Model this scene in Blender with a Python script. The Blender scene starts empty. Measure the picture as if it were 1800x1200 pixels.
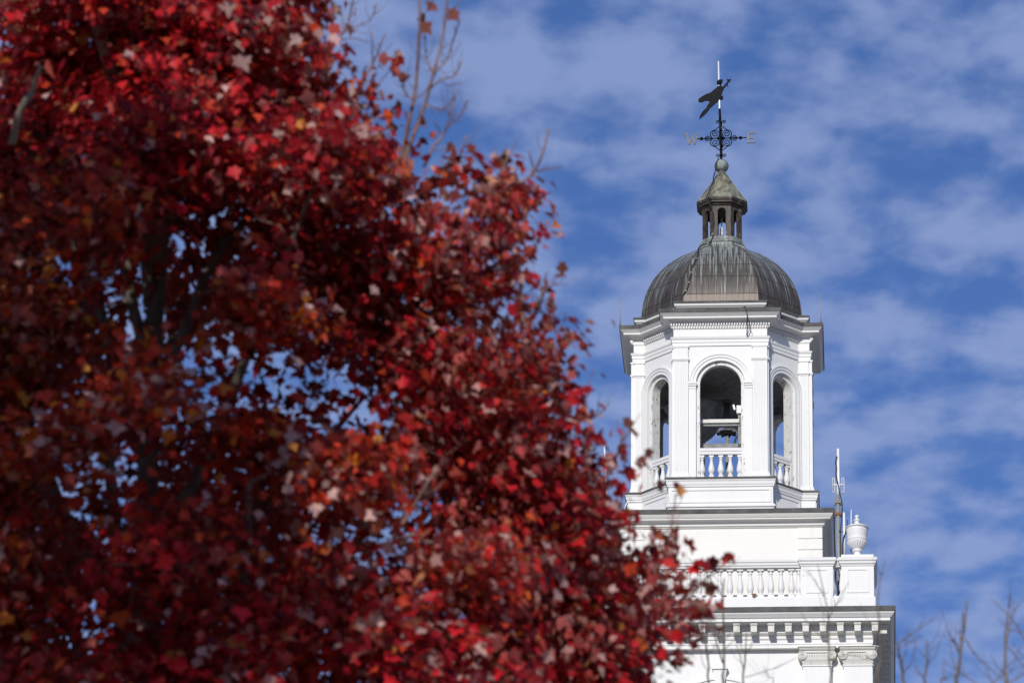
import bpy, bmesh, math, random
import numpy as np
from math import sin, cos, pi, radians, sqrt, atan2
from mathutils import Vector, Matrix

random.seed(7)
RNG = np.random.default_rng(11)
SC = bpy.context.scene
COL = SC.collection

# ------------------------------------------------------------------ camera
CAM_Z = 1.7
PITCH, ROLL = radians(22.01), radians(0.66)
F_PX = 10000.0                       # 200 mm lens on a 36 mm sensor, 1800 px wide
cam_d = bpy.data.cameras.new('camera')
cam = bpy.data.objects.new('camera', cam_d)
COL.objects.link(cam)
cam_d.lens, cam_d.sensor_width = 200.0, 36.0
cam_d.clip_start, cam_d.clip_end = 0.5, 9000.0
cam.matrix_world = (Matrix.Translation((0, 0, CAM_Z)) @ Matrix.Rotation(pi/2 + PITCH, 4, 'X')
                    @ Matrix.Rotation(ROLL, 4, 'Z'))
cam_d.dof.use_dof = True
cam_d.dof.focus_distance = 98.5
cam_d.dof.aperture_fstop = 6.0
SC.camera = cam

# ------------------------------------------------------------------ frame of the building
B_ROT, B_X, B_Y = radians(3.78), 3.674, 92.0       # yaw (clockwise) and place of the tower's axis
SUN_EL, SUN_AZ = radians(27.0), radians(194.0)     # azimuth clockwise from +Y

# ------------------------------------------------------------------ world: sky with thin altocumulus
world = bpy.data.worlds.new('World')
SC.world = world
world.use_nodes = True
nt = world.node_tree
N, L = nt.nodes, nt.links
bg = N['Background']
bg.inputs['Strength'].default_value = 0.075
sky = N.new('ShaderNodeTexSky')
sky.sky_type = 'NISHITA'
sky.sun_disc = False
sky.sun_elevation, sky.sun_rotation = SUN_EL, SUN_AZ
sky.altitude, sky.air_density, sky.dust_density, sky.ozone_density = 300.0, 1.0, 0.3, 4.0
tc = N.new('ShaderNodeTexCoord')
sep = N.new('ShaderNodeSeparateXYZ')
L.new(tc.outputs['Generated'], sep.inputs[0])
def wmath(op, a, b=None, v=None):
    n = N.new('ShaderNodeMath'); n.operation = op
    L.new(a, n.inputs[0])
    if b is not None: L.new(b, n.inputs[1])
    if v is not None: n.inputs[1].default_value = v
    return n.outputs[0]
zc = wmath('MAXIMUM', sep.outputs[2], v=0.04)
px_ = wmath('DIVIDE', sep.outputs[0], zc)
py_ = wmath('DIVIDE', sep.outputs[1], zc)
cmb = N.new('ShaderNodeCombineXYZ')
L.new(px_, cmb.inputs[0]); L.new(py_, cmb.inputs[1])
def wnoise(scale, detail, rough, dist, off, sxy=(1, 1)):
    mp = N.new('ShaderNodeMapping')
    mp.inputs['Location'].default_value = off
    mp.inputs['Scale'].default_value = (sxy[0], sxy[1], 1)
    mp.inputs['Rotation'].default_value = (0, 0, radians(-6))
    L.new(cmb.outputs[0], mp.inputs[0])
    n = N.new('ShaderNodeTexNoise')
    n.inputs['Scale'].default_value = scale
    n.inputs['Detail'].default_value = detail
    n.inputs['Roughness'].default_value = rough
    n.inputs['Distortion'].default_value = dist
    L.new(mp.outputs[0], n.inputs[0])
    return n.outputs['Fac']
n1 = wnoise(23.0, 6.0, 0.50, 0.1, (2.3, 0.6, 0), (1.0, 0.66))
n2 = wnoise(5.0, 2.0, 0.5, 0.0, (4.1, 7.7, 0))
mixn = wmath('ADD', wmath('MULTIPLY', n1, v=0.88), wmath('MULTIPLY', n2, v=0.27))
cr = N.new('ShaderNodeMapRange')
cr.interpolation_type = 'SMOOTHSTEP'
cr.inputs['From Min'].default_value = 0.41
cr.inputs['From Max'].default_value = 0.70
cr.inputs['To Max'].default_value = 0.62
L.new(mixn, cr.inputs['Value'])
tint = N.new('ShaderNodeMix'); tint.data_type = 'RGBA'; tint.blend_type = 'MULTIPLY'
tint.inputs['Factor'].default_value = 1.0
tint.inputs['B'].default_value = (0.75, 0.91, 1.32, 1)
L.new(sky.outputs[0], tint.inputs['A'])
cm = N.new('ShaderNodeMix'); cm.data_type = 'RGBA'
L.new(cr.outputs[0], cm.inputs['Factor'])
L.new(tint.outputs['Result'], cm.inputs['A'])
cm.inputs['B'].default_value = (4.6, 5.7, 9.2, 1)
L.new(cm.outputs['Result'], bg.inputs['Color'])

# ------------------------------------------------------------------ sun
sd = bpy.data.lights.new('sun', 'SUN')
sd.energy, sd.angle, sd.color = 3.5, radians(0.53), (1.0, 0.96, 0.885)
sun = bpy.data.objects.new('sun', sd)
COL.objects.link(sun)
SDIR = Vector((sin(SUN_AZ)*cos(SUN_EL), cos(SUN_AZ)*cos(SUN_EL), sin(SUN_EL)))
sun.rotation_euler = SDIR.to_track_quat('Z', 'Y').to_euler()
sun.location = (0, 0, 80)

SC.view_settings.view_transform = 'Standard'
SC.view_settings.look = 'None'
SC.view_settings.exposure = 0.0
SC.view_settings.gamma = 1.0
SC.cycles.use_denoising = True
SC.cycles.max_bounces = 8
SC.cycles.transmission_bounces = 6

# ------------------------------------------------------------------ materials
def new_mat(name):
    m = bpy.data.materials.new(name); m.use_nodes = True
    return m, m.node_tree.nodes, m.node_tree.links, m.node_tree.nodes['Principled BSDF']

def ramp(n, l, src, p0, p1, c0=(0, 0, 0, 1), c1=(1, 1, 1, 1)):
    r = n.new('ShaderNodeValToRGB')
    r.color_ramp.elements[0].position, r.color_ramp.elements[1].position = p0, p1
    r.color_ramp.elements[0].color, r.color_ramp.elements[1].color = c0, c1
    l.new(src, r.inputs[0])
    return r.outputs[0]

def noise(n, l, vec, scale, detail=4, rough=0.55, mscale=None):
    t = n.new('ShaderNodeTexNoise')
    t.inputs['Scale'].default_value = scale
    t.inputs['Detail'].default_value = detail
    t.inputs['Roughness'].default_value = rough
    if mscale:
        mp = n.new('ShaderNodeMapping'); mp.inputs['Scale'].default_value = mscale
        l.new(vec, mp.inputs[0]); vec = mp.outputs[0]
    l.new(vec, t.inputs['Vector'])
    return t.outputs['Fac']

def mix(n, l, fac, a, b, mode='MIX'):
    x = n.new('ShaderNodeMix'); x.data_type = 'RGBA'; x.blend_type = mode
    for s, v in (('Factor', fac), ('A', a), ('B', b)):
        if isinstance(v, (tuple, float, int)): x.inputs[s].default_value = v
        else: l.new(v, x.inputs[s])
    return x.outputs['Result']

def bump(n, l, b, src, strength, dist):
    k = n.new('ShaderNodeBump')
    k.inputs['Strength'].default_value = strength
    k.inputs['Distance'].default_value = dist
    l.new(src, k.inputs['Height']); l.new(k.outputs[0], b.inputs['Normal'])

def plain(name, c, rough=0.5, metal=0.0, var=0.15, scale=12, spec=0.5):
    m, n, l, b = new_mat(name)
    b.inputs['Specular IOR Level'].default_value = spec
    g = n.new('ShaderNodeNewGeometry')
    f = noise(n, l, g.outputs['Position'], scale)
    lo = tuple(x*(1-var) for x in c) + (1,); hi = tuple(min(1, x*(1+var)) for x in c) + (1,)
    l.new(ramp(n, l, f, 0.3, 0.7, lo, hi), b.inputs['Base Color'])
    b.inputs['Roughness'].default_value = rough; b.inputs['Metallic'].default_value = metal
    return m

def paint(name, c, dirt=0.35, flake=0.0, streak=0.5):
    """weathered white oil paint on wood; rain streaks, grime, and where flake > 0 bare grey wood"""
    m, n, l, b = new_mat(name)
    g = n.new('ShaderNodeNewGeometry'); P = g.outputs['Position']
    base = ramp(n, l, noise(n, l, P, 1.7, 3), 0.35, 0.65, tuple(x*0.965 for x in c)+(1,), c+(1,))
    s = ramp(n, l, noise(n, l, P, 9.0, 5, 0.6, (1.6, 1.6, 0.16)), 0.52, 0.80)
    s2 = ramp(n, l, noise(n, l, P, 2.3, 2), 0.45, 0.7)
    k = n.new('ShaderNodeMath'); k.operation = 'MULTIPLY'
    l.new(s, k.inputs[0]); l.new(s2, k.inputs[1])
    k2 = n.new('ShaderNodeMath'); k2.operation = 'MULTIPLY'; k2.inputs[1].default_value = dirt
    l.new(k.outputs[0], k2.inputs[0])
    col = mix(n, l, k2.outputs[0], base, (0.50, 0.48, 0.44, 1))
    if flake:
        f = ramp(n, l, noise(n, l, P, 22.0, 6, 0.7, (1, 1, 0.45)), 0.66-flake*0.13, 0.69-flake*0.13)
        bare = ramp(n, l, noise(n, l, P, 60.0, 3, 0.6, (1, 1, 0.1)), 0.3, 0.7, (0.13, 0.12, 0.105, 1), (0.33, 0.31, 0.28, 1))
        col = mix(n, l, f, col, bare)
    l.new(col, b.inputs['Base Color'])
    b.inputs['Roughness'].default_value = 0.55
    bump(n, l, b, noise(n, l, P, 35.0, 4), 0.15, 0.004)
    return m

M = {}
M['white'] = paint('white_paint', (0.745, 0.738, 0.722), 0.42)
M['cream'] = paint('warm_white_paint', (0.745, 0.725, 0.68), 0.25)
M['flaky'] = paint('flaking_white_paint', (0.68, 0.67, 0.65), 0.5, 0.62)
M['ivory'] = paint('ivory_paint', (0.65, 0.63, 0.58), 0.4, 0.12)
M['flash'] = plain('lead_flashing', (0.105, 0.103, 0.10), 0.7, 0.0, 0.35, 5, 0.2)
M['side'] = paint('grey_white_paint', (0.74, 0.74, 0.73), 0.5)
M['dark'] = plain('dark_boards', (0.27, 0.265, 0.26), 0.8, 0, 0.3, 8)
M['deck'] = plain('grey_deck_paint', (0.42, 0.42, 0.41), 0.7, 0, 0.15, 6)
M['steel'] = plain('galvanised_steel', (0.24, 0.25, 0.24), 0.55, 0.0, 0.2, 30)
M['iron'] = plain('black_iron', (0.010, 0.011, 0.013), 0.7, 0.0, 0.3, 30, 0.12)
M['silver'] = plain('bright_rod', (0.85, 0.83, 0.78), 0.4, 0.2, 0.06, 30)
M['gilt'] = plain('worn_gilding', (0.15, 0.142, 0.125), 0.6, 0.0, 0.5, 40)
M['fibre'] = plain('white_fibreglass', (0.78, 0.78, 0.76), 0.4, 0, 0.06, 20)
M['rubber'] = plain('black_cable', (0.02, 0.02, 0.02), 0.6, 0, 0.2, 20)
M['rust'] = plain('rusty_clamp', (0.20, 0.10, 0.05), 0.7, 0.2, 0.5, 40)
M['glass'] = plain('dark_window_glass', (0.03, 0.035, 0.04), 0.08, 0, 0.1, 3)
M['bellgrey'] = plain('grey_drum', (0.10, 0.10, 0.10), 0.5, 0.3, 0.2, 20)

def dome_mat():
    """brown copper with pale green rain streaks; UV runs along the seams (metres)"""
    m, n, l, b = new_mat('streaked_copper')
    uv = n.new('ShaderNodeUVMap').outputs[0]
    s1 = noise(n, l, uv, 1.0, 6, 0.7, (30.0, 0.9, 1))
    s2 = noise(n, l, uv, 1.0, 5, 0.65, (9.0, 1.6, 1))
    s3 = noise(n, l, uv, 1.0, 3, 0.5, (60.0, 3.0, 1))
    br = ramp(n, l, s2, 0.3, 0.72, (0.028, 0.022, 0.018, 1), (0.092, 0.073, 0.060, 1))
    sx = n.new('ShaderNodeSeparateXYZ'); l.new(uv, sx.inputs[0])
    # verdigris grows towards the crown (v = metres up the curve)
    gr = n.new('ShaderNodeMapRange'); gr.inputs['From Min'].default_value = 0.15; gr.inputs['From Max'].default_value = 2.2
    gr.inputs['To Min'].default_value = -0.065; gr.inputs['To Max'].default_value = 0.175
    l.new(sx.outputs[1], gr.inputs[0])
    ad = n.new('ShaderNodeMath'); l.new(s1, ad.inputs[0]); l.new(gr.outputs[0], ad.inputs[1])
    f = ramp(n, l, ad.outputs[0], 0.51, 0.62)
    ver = ramp(n, l, s3, 0.3, 0.7, (0.15, 0.18, 0.165, 1), (0.36, 0.39, 0.37, 1))
    c = mix(n, l, f, br, ver)
    s4 = ramp(n, l, noise(n, l, uv, 1.0, 4, 0.6, (75.0, 1.3, 1)), 0.61, 0.70)
    c = mix(n, l, s4, c, (0.25, 0.26, 0.235, 1))
    # fresh pink-brown sheets along the foot
    mr = n.new('ShaderNodeMapRange'); mr.inputs['From Min'].default_value = 0.16; mr.inputs['From Max'].default_value = 0.20
    mr.inputs['To Min'].default_value = 0.55; mr.inputs['To Max'].default_value = 0.0
    l.new(sx.outputs[1], mr.inputs[0])
    fr = n.new('ShaderNodeMath'); fr.operation = 'LESS_THAN'; fr.inputs[1].default_value = 8.0   # only the front sheets
    l.new(sx.outputs[0], fr.inputs[0])
    mm = n.new('ShaderNodeMath'); mm.operation = 'MULTIPLY'; l.new(fr.outputs[0], mm.inputs[0]); l.new(mr.outputs[0], mm.inputs[1])
    c = mix(n, l, mm.outputs[0], c, (0.24, 0.185, 0.150, 1))
    l.new(c, b.inputs['Base Color'])
    b.inputs['Roughness'].default_value = 0.5
    b.inputs['Metallic'].default_value = 0.15
    w = n.new('ShaderNodeTexWave'); w.wave_type = 'BANDS'; w.bands_direction = 'X'
    w.inputs['Scale'].default_value = 3.1
    l.new(uv, w.inputs['Vector'])
    bump(n, l, b, ramp(n, l, w.outputs['Fac'], 0.90, 0.99), 0.25, 0.006)
    return m
M['dome'] = dome_mat()

def copper(name, a, bcol, ver, t):
    m, n, l, b = new_mat(name)
    P = n.new('ShaderNodeNewGeometry').outputs['Position']
    c = ramp(n, l, noise(n, l, P, 7, 5), 0.3, 0.7, a+(1,), bcol+(1,))
    f = ramp(n, l, noise(n, l, P, 12, 6, 0.65, (1, 1, 0.5)), t, t+0.12)
    v = ramp(n, l, noise(n, l, P, 40, 3), 0.3, 0.7, tuple(x*0.7 for x in ver)+(1,), ver+(1,))
    c = mix(n, l, f, c, v)
    l.new(c, b.inputs['Base Color'])
    b.inputs['Roughness'].default_value = 0.6
    bump(n, l, b, noise(n, l, P, 45, 4), 0.3, 0.006)
    return m
M['cop_dark'] = copper('dark_copper', (0.026, 0.019, 0.015), (0.075, 0.053, 0.039), (0.20, 0.25, 0.21), 0.57)
M['cop_roof'] = copper('lichened_copper', (0.075, 0.07, 0.052), (0.20, 0.17, 0.11), (0.27, 0.28, 0.21), 0.46)
M['cop_base'] = copper('green_copper', (0.08, 0.08, 0.07), (0.16, 0.17, 0.15), (0.30, 0.36, 0.33), 0.46)
M['cop_brown'] = copper('brown_copper', (0.10, 0.055, 0.032), (0.24, 0.145, 0.095), (0.32, 0.27, 0.22), 0.60)

def leaf_mat():
    m, n, l, b = new_mat('maple_leaf')
    at = n.new('ShaderNodeAttribute'); at.attribute_name = 'leaf_tint'
    g = n.new('ShaderNodeNewGeometry')
    nv = noise(n, l, g.outputs['Position'], 60, 2)
    hs = n.new('ShaderNodeHueSaturation')
    mr = n.new('ShaderNodeMapRange'); mr.inputs['To Min'].default_value = 0.75; mr.inputs['To Max'].default_value = 1.25
    l.new(nv, mr.inputs[0]); l.new(mr.outputs[0], hs.inputs['Value'])
    l.new(at.outputs['Color'], hs.inputs['Color'])
    # the underside of a red maple leaf is a pale, chalky pink
    und = mix(n, l, 0.42, at.outputs['Color'], (0.48, 0.19, 0.17, 1))
    c = mix(n, l, g.outputs['Backfacing'], hs.outputs[0], und)
    l.new(c, b.inputs['Base Color'])
    b.inputs['Roughness'].default_value = 0.5
    b.inputs['Specular IOR Level'].default_value = 0.18
    tr = n.new('ShaderNodeBsdfTranslucent')
    tc_ = mix(n, l, 1.0, at.outputs['Color'], (1.7, 1.1, 0.55, 1), 'MULTIPLY')
    l.new(tc_, tr.inputs['Color'])
    ms = n.new('ShaderNodeMixShader'); ms.inputs[0].default_value = 0.27
    l.new(b.outputs[0], ms.inputs[1]); l.new(tr.outputs[0], ms.inputs[2])
    l.new(ms.outputs[0], n['Material Output'].inputs['Surface'])
    return m
M['leaf'] = leaf_mat()

def bark(name, a, c):
    m, n, l, b = new_mat(name)
    P = n.new('ShaderNodeNewGeometry').outputs['Position']
    f = noise(n, l, P, 14, 5, 0.6, (1, 1, 0.35))
    l.new(ramp(n, l, f, 0.3, 0.7, a+(1,), c+(1,)), b.inputs['Base Color'])
    b.inputs['Roughness'].default_value = 0.8
    bump(n, l, b, f, 0.5, 0.01)
    return m
M['bark'] = bark('grey_maple_bark', (0.055, 0.045, 0.035), (0.20, 0.17, 0.135))
M['twig'] = bark('red_brown_twig', (0.16, 0.085, 0.07), (0.30, 0.19, 0.15))
M['bare'] = bark('grey_twig', (0.12, 0.095, 0.075), (0.27, 0.21, 0.165))

def grass_mat():
    m, n, l, b = new_mat('autumn_lawn')
    P = n.new('ShaderNodeNewGeometry').outputs['Position']
    c = ramp(n, l, noise(n, l, P, 0.6, 6), 0.35, 0.65, (0.15, 0.132, 0.108, 1), (0.26, 0.228, 0.188, 1))
    f = ramp(n, l, noise(n, l, P, 6.0, 4, 0.7), 0.6, 0.66)
    c = mix(n, l, f, c, (0.10, 0.055, 0.04, 1))
    l.new(c, b.inputs['Base Color']); b.inputs['Roughness'].default_value = 0.9
    return m
M['grass'] = grass_mat()

# ------------------------------------------------------------------ mesh helpers
class MB:
    """collects faces; build() links them as ONE mesh object"""
    def __init__(s): s.v, s.f, s.sm, s.uv = [], [], [], None
    def add(s, vs, fs, smooth=False):
        o = len(s.v); s.v += [tuple(x) for x in vs]
        s.f += [tuple(i+o for i in f) for f in fs]; s.sm += [smooth]*len(fs)
        return s
    def box(s, x0, x1, y0, y1, z0, z1, mat=None):
        vs = [(x, y, z) for z in (z0, z1) for y in (y0, y1) for x in (x0, x1)]
        if mat is not None: vs = [mat @ Vector(v) for v in vs]
        return s.add(vs, [(0, 2, 3, 1), (4, 5, 7, 6), (0, 1, 5, 4), (2, 6, 7, 3), (0, 4, 6, 2), (1, 3, 7, 5)])
    def loft(s, rings, cap0=True, cap1=True, smooth=False, mat=None, closed=True):
        n = len(rings[0]); vs = [p for r in rings for p in r]
        if mat is not None: vs = [mat @ Vector(v) for v in vs]
        fs = []
        for i in range(len(rings)-1):
            for j in range(n if closed else n-1):
                k = (j+1) % n
                fs.append((i*n+j, i*n+k, (i+1)*n+k, (i+1)*n+j))
        s.add(vs, fs, smooth)
        o = len(s.v)-len(vs)
        if cap0: s.f.append(tuple(o+j for j in reversed(range(n)))); s.sm.append(False)
        if cap1: s.f.append(tuple(o+(len(rings)-1)*n+j for j in range(n))); s.sm.append(False)
        return s
    def lathe(s, prof, c=(0, 0, 0), seg=16, smooth=True, mat=None):
        rings = [[(c[0]+r*cos(2*pi*k/seg), c[1]+r*sin(2*pi*k/seg), c[2]+z) for k in range(seg)] for r, z in prof]
        return s.loft(rings, True, True, smooth, mat)
    def tube(s, pts, rad, seg=6, smooth=True, mat=None):
        pts = [Vector(p) for p in pts]; n = len(pts)
        if not isinstance(rad, (list, tuple)): rad = [rad]*n
        rings = []; up = Vector((0.31, 0.17, 0.93)).normalized()
        prev = None
        for i, p in enumerate(pts):
            t = (pts[min(i+1, n-1)]-pts[max(i-1, 0)])
            if t.length < 1e-9: t = Vector((0, 0, 1))
            t.normalize()
            a = (prev if prev is not None else up)
            a = a - t*a.dot(t)
            if a.length < 1e-3: a = Vector((1, 0, 0)) - t*t.x
            a.normalize(); prev = a; b = t.cross(a)
            rings.append([p + (a*cos(2*pi*k/seg)+b*sin(2*pi*k/seg))*rad[i] for k in range(seg)])
        return s.loft(rings, True, True, smooth, mat)
    def prism(s, poly, y0, y1, mat=None):
        """poly in (x, z), extruded from y0 (near) to y1 (far)"""
        a = 0.5*sum(poly[i-1][0]*poly[i][1]-poly[i][0]*poly[i-1][1] for i in range(len(poly)))
        if a < 0: poly = poly[::-1]
        n = len(poly)
        vs = [(x, y0, z) for x, z in poly]+[(x, y1, z) for x, z in poly]
        if mat is not None: vs = [mat @ Vector(v) for v in vs]
        fs = [tuple(range(n)), tuple(range(2*n-1, n-1, -1))]
        fs += [((j+1) % n, j, j+n, (j+1) % n+n) for j in range(n)]
        return s.add(vs, fs)
    def mesh(s, name, m):
        me = bpy.data.meshes.new(name)
        me.from_pydata(s.v, [], s.f)
        me.polygons.foreach_set('use_smooth', s.sm)
        me.materials.append(m)
        if s.uv:
            lay = me.uv_layers.new(name='UVMap')
            lay.data.foreach_set('uv', np.array([c for f in s.uv for c in f], dtype=np.float32).ravel())
        me.update()
        return me
    def build(s, name, m, parent=None, loc=None):
        o = bpy.data.objects.new(name, s.mesh(name, m)); COL.objects.link(o)
        if parent is not None: o.parent = parent
        if loc is not None: o.location = loc
        return o

def side_twigs(b, ps, ws, n, ln):
    """fine side shoots, each with a bud at its tip"""
    R = random.Random(len(ps)*31+int(ws[0]*1e5))
    for _ in range(n):
        i = R.randrange(2, len(ps)-2); q = Vector(ps[i]); d = (Vector(ps[i+1])-q).normalized()
        sd = Vector((R.uniform(-1, 1), R.uniform(-1, 1), R.uniform(-0.1, 0.5)))
        sd = (sd-d*sd.dot(d)).normalized(); l = ln*R.uniform(0.4, 1.0)
        t = [q, q+(d*0.6+sd*0.75)*l*0.5, q+(d*0.75+sd*0.62+Vector((0, 0, 0.12)))*l]
        w = min(ws[i]*0.55, 0.0035)
        b.tube(t+[t[-1]+(t[-1]-t[-2])*0.08], [w, w*0.75, w*0.5, w*0.9], 4)

def put(name, me, parent, loc=(0, 0, 0), rotz=0.0):
    o = bpy.data.objects.new(name, me); COL.objects.link(o)
    o.parent = parent; o.location = loc; o.rotation_euler = (0, 0, rotz)
    return o

def tag(o, label, cat, group=None, kind=None):
    if label: o['label'] = label
    if cat: o['category'] = cat
    if group: o['group'] = group
    if kind: o['kind'] = kind
    return o

def b2w(x, y, z):
    c, s = cos(B_ROT), sin(B_ROT)
    return Vector((B_X+x*c+y*s, B_Y-x*s+y*c, z))

def thing(name, label, cat, bx, by, z, group=None):
    """an Empty at the base of a thing, standing in the frame of the building"""
    o = bpy.data.objects.new(name, None); COL.objects.link(o)
    o.location = b2w(bx, by, z); o.rotation_euler = (0, 0, -B_ROT)
    o.empty_display_size = 0.3
    return tag(o, label, cat, group)

def copy_tree(o, parent=None):
    c = o.copy(); COL.objects.link(c)
    if parent is not None: c.parent = parent
    for ch in list(o.children): copy_tree(ch, c)
    return c

RZ = lambda a: Matrix.Rotation(a, 4, 'Z')
TR = lambda x, y, z: Matrix.Translation((x, y, z))

# ------------------------------------------------------------------ ground
g = MB()
g.add([(-4000, -4000, 0), (4000, -4000, 0), (4000, 4000, 0), (-4000, 4000, 0)], [(0, 1, 2, 3)])
tag(g.build('ground', M['grass']), None, None, kind='structure')

# ================================================================== THE TOWER
tower = thing('bell_tower', 'white wooden bell tower with streaked copper dome, arched belfry and balustrade', 'tower', 0, 0, 0)

# ---- plans
def square(h): return [(-h, -h), (h, -h), (h, h), (-h, h)]
OW, OR, ORET = 0.803, 1.517, 0.19
def plan(o, w=OW, R=OR, r=ORET):
    """octagon whose four main faces step forward as shallow pavilions, grown outwards by o"""
    q = [(-(w+o), -(R+o)), (w+o, -(R+o)), (w+o, -(R-r+0.414*o)), (R-r+0.414*o, -(w+o))]
    out = []
    for k in range(4):
        c, s = round(cos(k*pi/2)), round(sin(k*pi/2))
        out += [(x*c-y*s, x*s+y*c) for x, y in q]
    return out
def octo(R, w):
    q = [(-w, -R), (w, -R)]; out = []
    for k in range(4):
        c, s = round(cos(k*pi/2)), round(sin(k*pi/2))
        out += [(x*c-y*s, x*s+y*c) for x, y in q]
    return out
def stack(prof, fn): return [[(x, y, z) for x, y in fn(o)] for o, z in prof]

# ---- shaft (lower storey) -------------------------------------------------
E = 2.53                        # face of the entablature
WALL = 2.42                     # wall between the columns
shaft = MB()
HO = 0.97
# wall panels with a round-headed window recess on each side
def arch_poly(W0, W1, z0, z1, ow, spring, seg=20):
    p = [(W0, z0), (-ow, z0), (-ow, spring)]
    p += [(-ow*cos(pi*k/seg), spring+ow*sin(pi*k/seg)) for k in range(1, seg)]
    p += [(ow, spring), (ow, z0), (W1, z0), (W1, z1), (W0, z1)]
    return p
SILL, SPR = 28.4, 30.90
for k in range(4):
    R_ = RZ(k*pi/2)
    shaft.prism(arch_poly(-WALL+0.25, WALL-0.25, SILL, 32.42, 0.94, SPR), -WALL, -WALL+0.25, R_)
    shaft.box(-WALL+0.25, WALL-0.25, -WALL, -WALL+0.25, 0, SILL, R_)
for sx in (-1, 1):
    for sy in (-1, 1):
        shaft.box(min(sx*WALL, sx*(WALL-0.25)), max(sx*WALL, sx*(WALL-0.25)),
                  min(sy*WALL, sy*(WALL-0.25)), max(sy*WALL, sy*(WALL-0.25)), 0, 32.42)
shaft.build('wall', M['white'], tower)
for k in range(4):
    R_ = RZ(k*pi/2)
    a = MB()
    for r0, r1, y in ((0.94, 1.00, -WALL-0.035), (1.00, 1.05, -WALL-0.055)):
        pts = [(-r1*cos(pi*j/28), SPR+r1*sin(pi*j/28)) for j in range(29)]
        pts += [(r0*cos(pi*j/28), SPR+r0*sin(pi*j/28)) for j in range(29)]
        a.prism(pts, y, -WALL, R_)
        for s in (-1, 1): a.box(min(s*r0, s*r1), max(s*r0, s*r1), y, -WALL, SILL, SPR, R_)
    a.box(-1.12, 1.12, -WALL-0.07, -WALL, SILL-0.12, SILL, R_)
    wf = a.build('arched_window', M['white'], tower)
    p = MB()
    p.prism(arch_poly(-0.94, 0.94, SILL, SPR, 0, SPR)[:0] or
            ([(-0.94, SILL), (0.94, SILL)]+[(0.94*cos(pi*j/20), SPR+0.94*sin(pi*j/20)) for j in range(21)]),
            -WALL+0.14, -WALL+0.16, R_)
    p.build('pane', M['glass'], wf)
    ks = MB()
    ks.prism([(-0.075, 31.78), (0.075, 31.78), (0.115, 32.06), (-0.115, 32.06)], -WALL-0.10, -WALL, R_)
    ks.prism([(-0.125, 32.06), (0.125, 32.06), (0.135, 32.095), (-0.135, 32.095)], -WALL-0.125, -WALL, R_)
    ks.prism([(-0.062, 31.80), (0.062, 31.80), (0.098, 32.04), (-0.098, 32.04)], -WALL-0.115, -WALL-0.10, R_)
    ks.build('keystone', M['white'], wf)

# ionic pilasters in pairs at the corners
def pilaster_mesh(w, z0, z1, proj):
    b = MB()
    b.box(-w, w, -proj, 0, z0+0.45, z1)
    b.box(-w-0.05, w+0.05, -proj-0.05, 0, z0, z0+0.22); b.box(-w-0.025, w+0.025, -proj-0.025, 0, z0+0.22, z0+0.45)
    b.box(-w-0.014, w+0.014, -proj-0.014, 0, z1-0.008, z1+0.010)
    return b.mesh('pilaster', M['white'])
def spiral(cx, cz, r0, r1, turns, n=40, a0=0, sgn=1):
    return [(cx+(r0+(r1-r0)*i/n)*cos(a0+sgn*2*pi*turns*i/n), cz+(r0+(r1-r0)*i/n)*sin(a0+sgn*2*pi*turns*i/n)) for i in range(n+1)]
def capital_mesh(w, proj):
    """ionic capital; z = 0 at its foot, 0.30 at its top, back against the wall at y = 0"""
    b = MB()
    f = -proj-0.055
    b.loft([[(-w-o, 0, z), (-w-o, -proj-o, z), (w+o, -proj-o, z), (w+o, 0, z)] for o, z in ((0.0, 0.0), (0.012, 0.05), (0.030, 0.10), (0.032, 0.13))])
    b.box(-w-0.02, w+0.02, f+0.02, 0, 0.13, 0.222)                   # egg-and-dart drum
    for i in range(11):
        x = -w+0.03+(2*w-0.06)*i/10
        b.lathe([(0.0, -0.03), (0.011, -0.02), (0.015, 0), (0.011, 0.02), (0.0, 0.03)], (x, f+0.02, 0.165), 8)
    b.box(-w-0.05, w+0.05, f, 0, 0.205, 0.245)
    b.loft([[(-w-o, 0, z), (-w-o, f+0.03-o, z), (w+o, f+0.03-o, z), (w+o, 0, z)] for o, z in ((0.045, 0.245), (0.062, 0.27), (0.064, 0.285), (0.085, 0.292), (0.085, 0.302))])
    for s in (-1, 1):
        cx, cz = s*(w+0.008), 0.165
        cyl = [[(cx+r*cos(2*pi*k/24), y, cz+r*sin(2*pi*k/24)) for k in range(24)] for r, y in ((0.076, 0.0), (0.076, f), )]
        b.loft(cyl[::-1], True, True, True)
        sp = spiral(cx, cz, 0.066, 0.018, 2.2, 44, pi/2, -s)
        b.tube([(x, f-0.002, z) for x, z in sp], 0.0085, 5)
        b.lathe([(0.0, 0), (0.016, 0.001), (0.0, 0.012)], (0, 0, 0), 10, True, TR(cx, f, cz) @ Matrix.Rotation(pi/2, 4, 'X'))
    return b.mesh('capital', M['ivory'])
PW = 0.235
pil_me = pilaster_mesh(PW, 26.0, 32.10, 0.11)
cap_me = capital_mesh(PW, 0.11)
for k in range(4):
    for x in (-2.285, -1.613, 1.613, 2.285):
        p = RZ(k*pi/2) @ Vector((x, -WALL, 0))
        o = put('pilaster', pil_me, tower, p, k*pi/2)
        put('capital', cap_me, o, (0, 0, 32.11))

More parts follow.
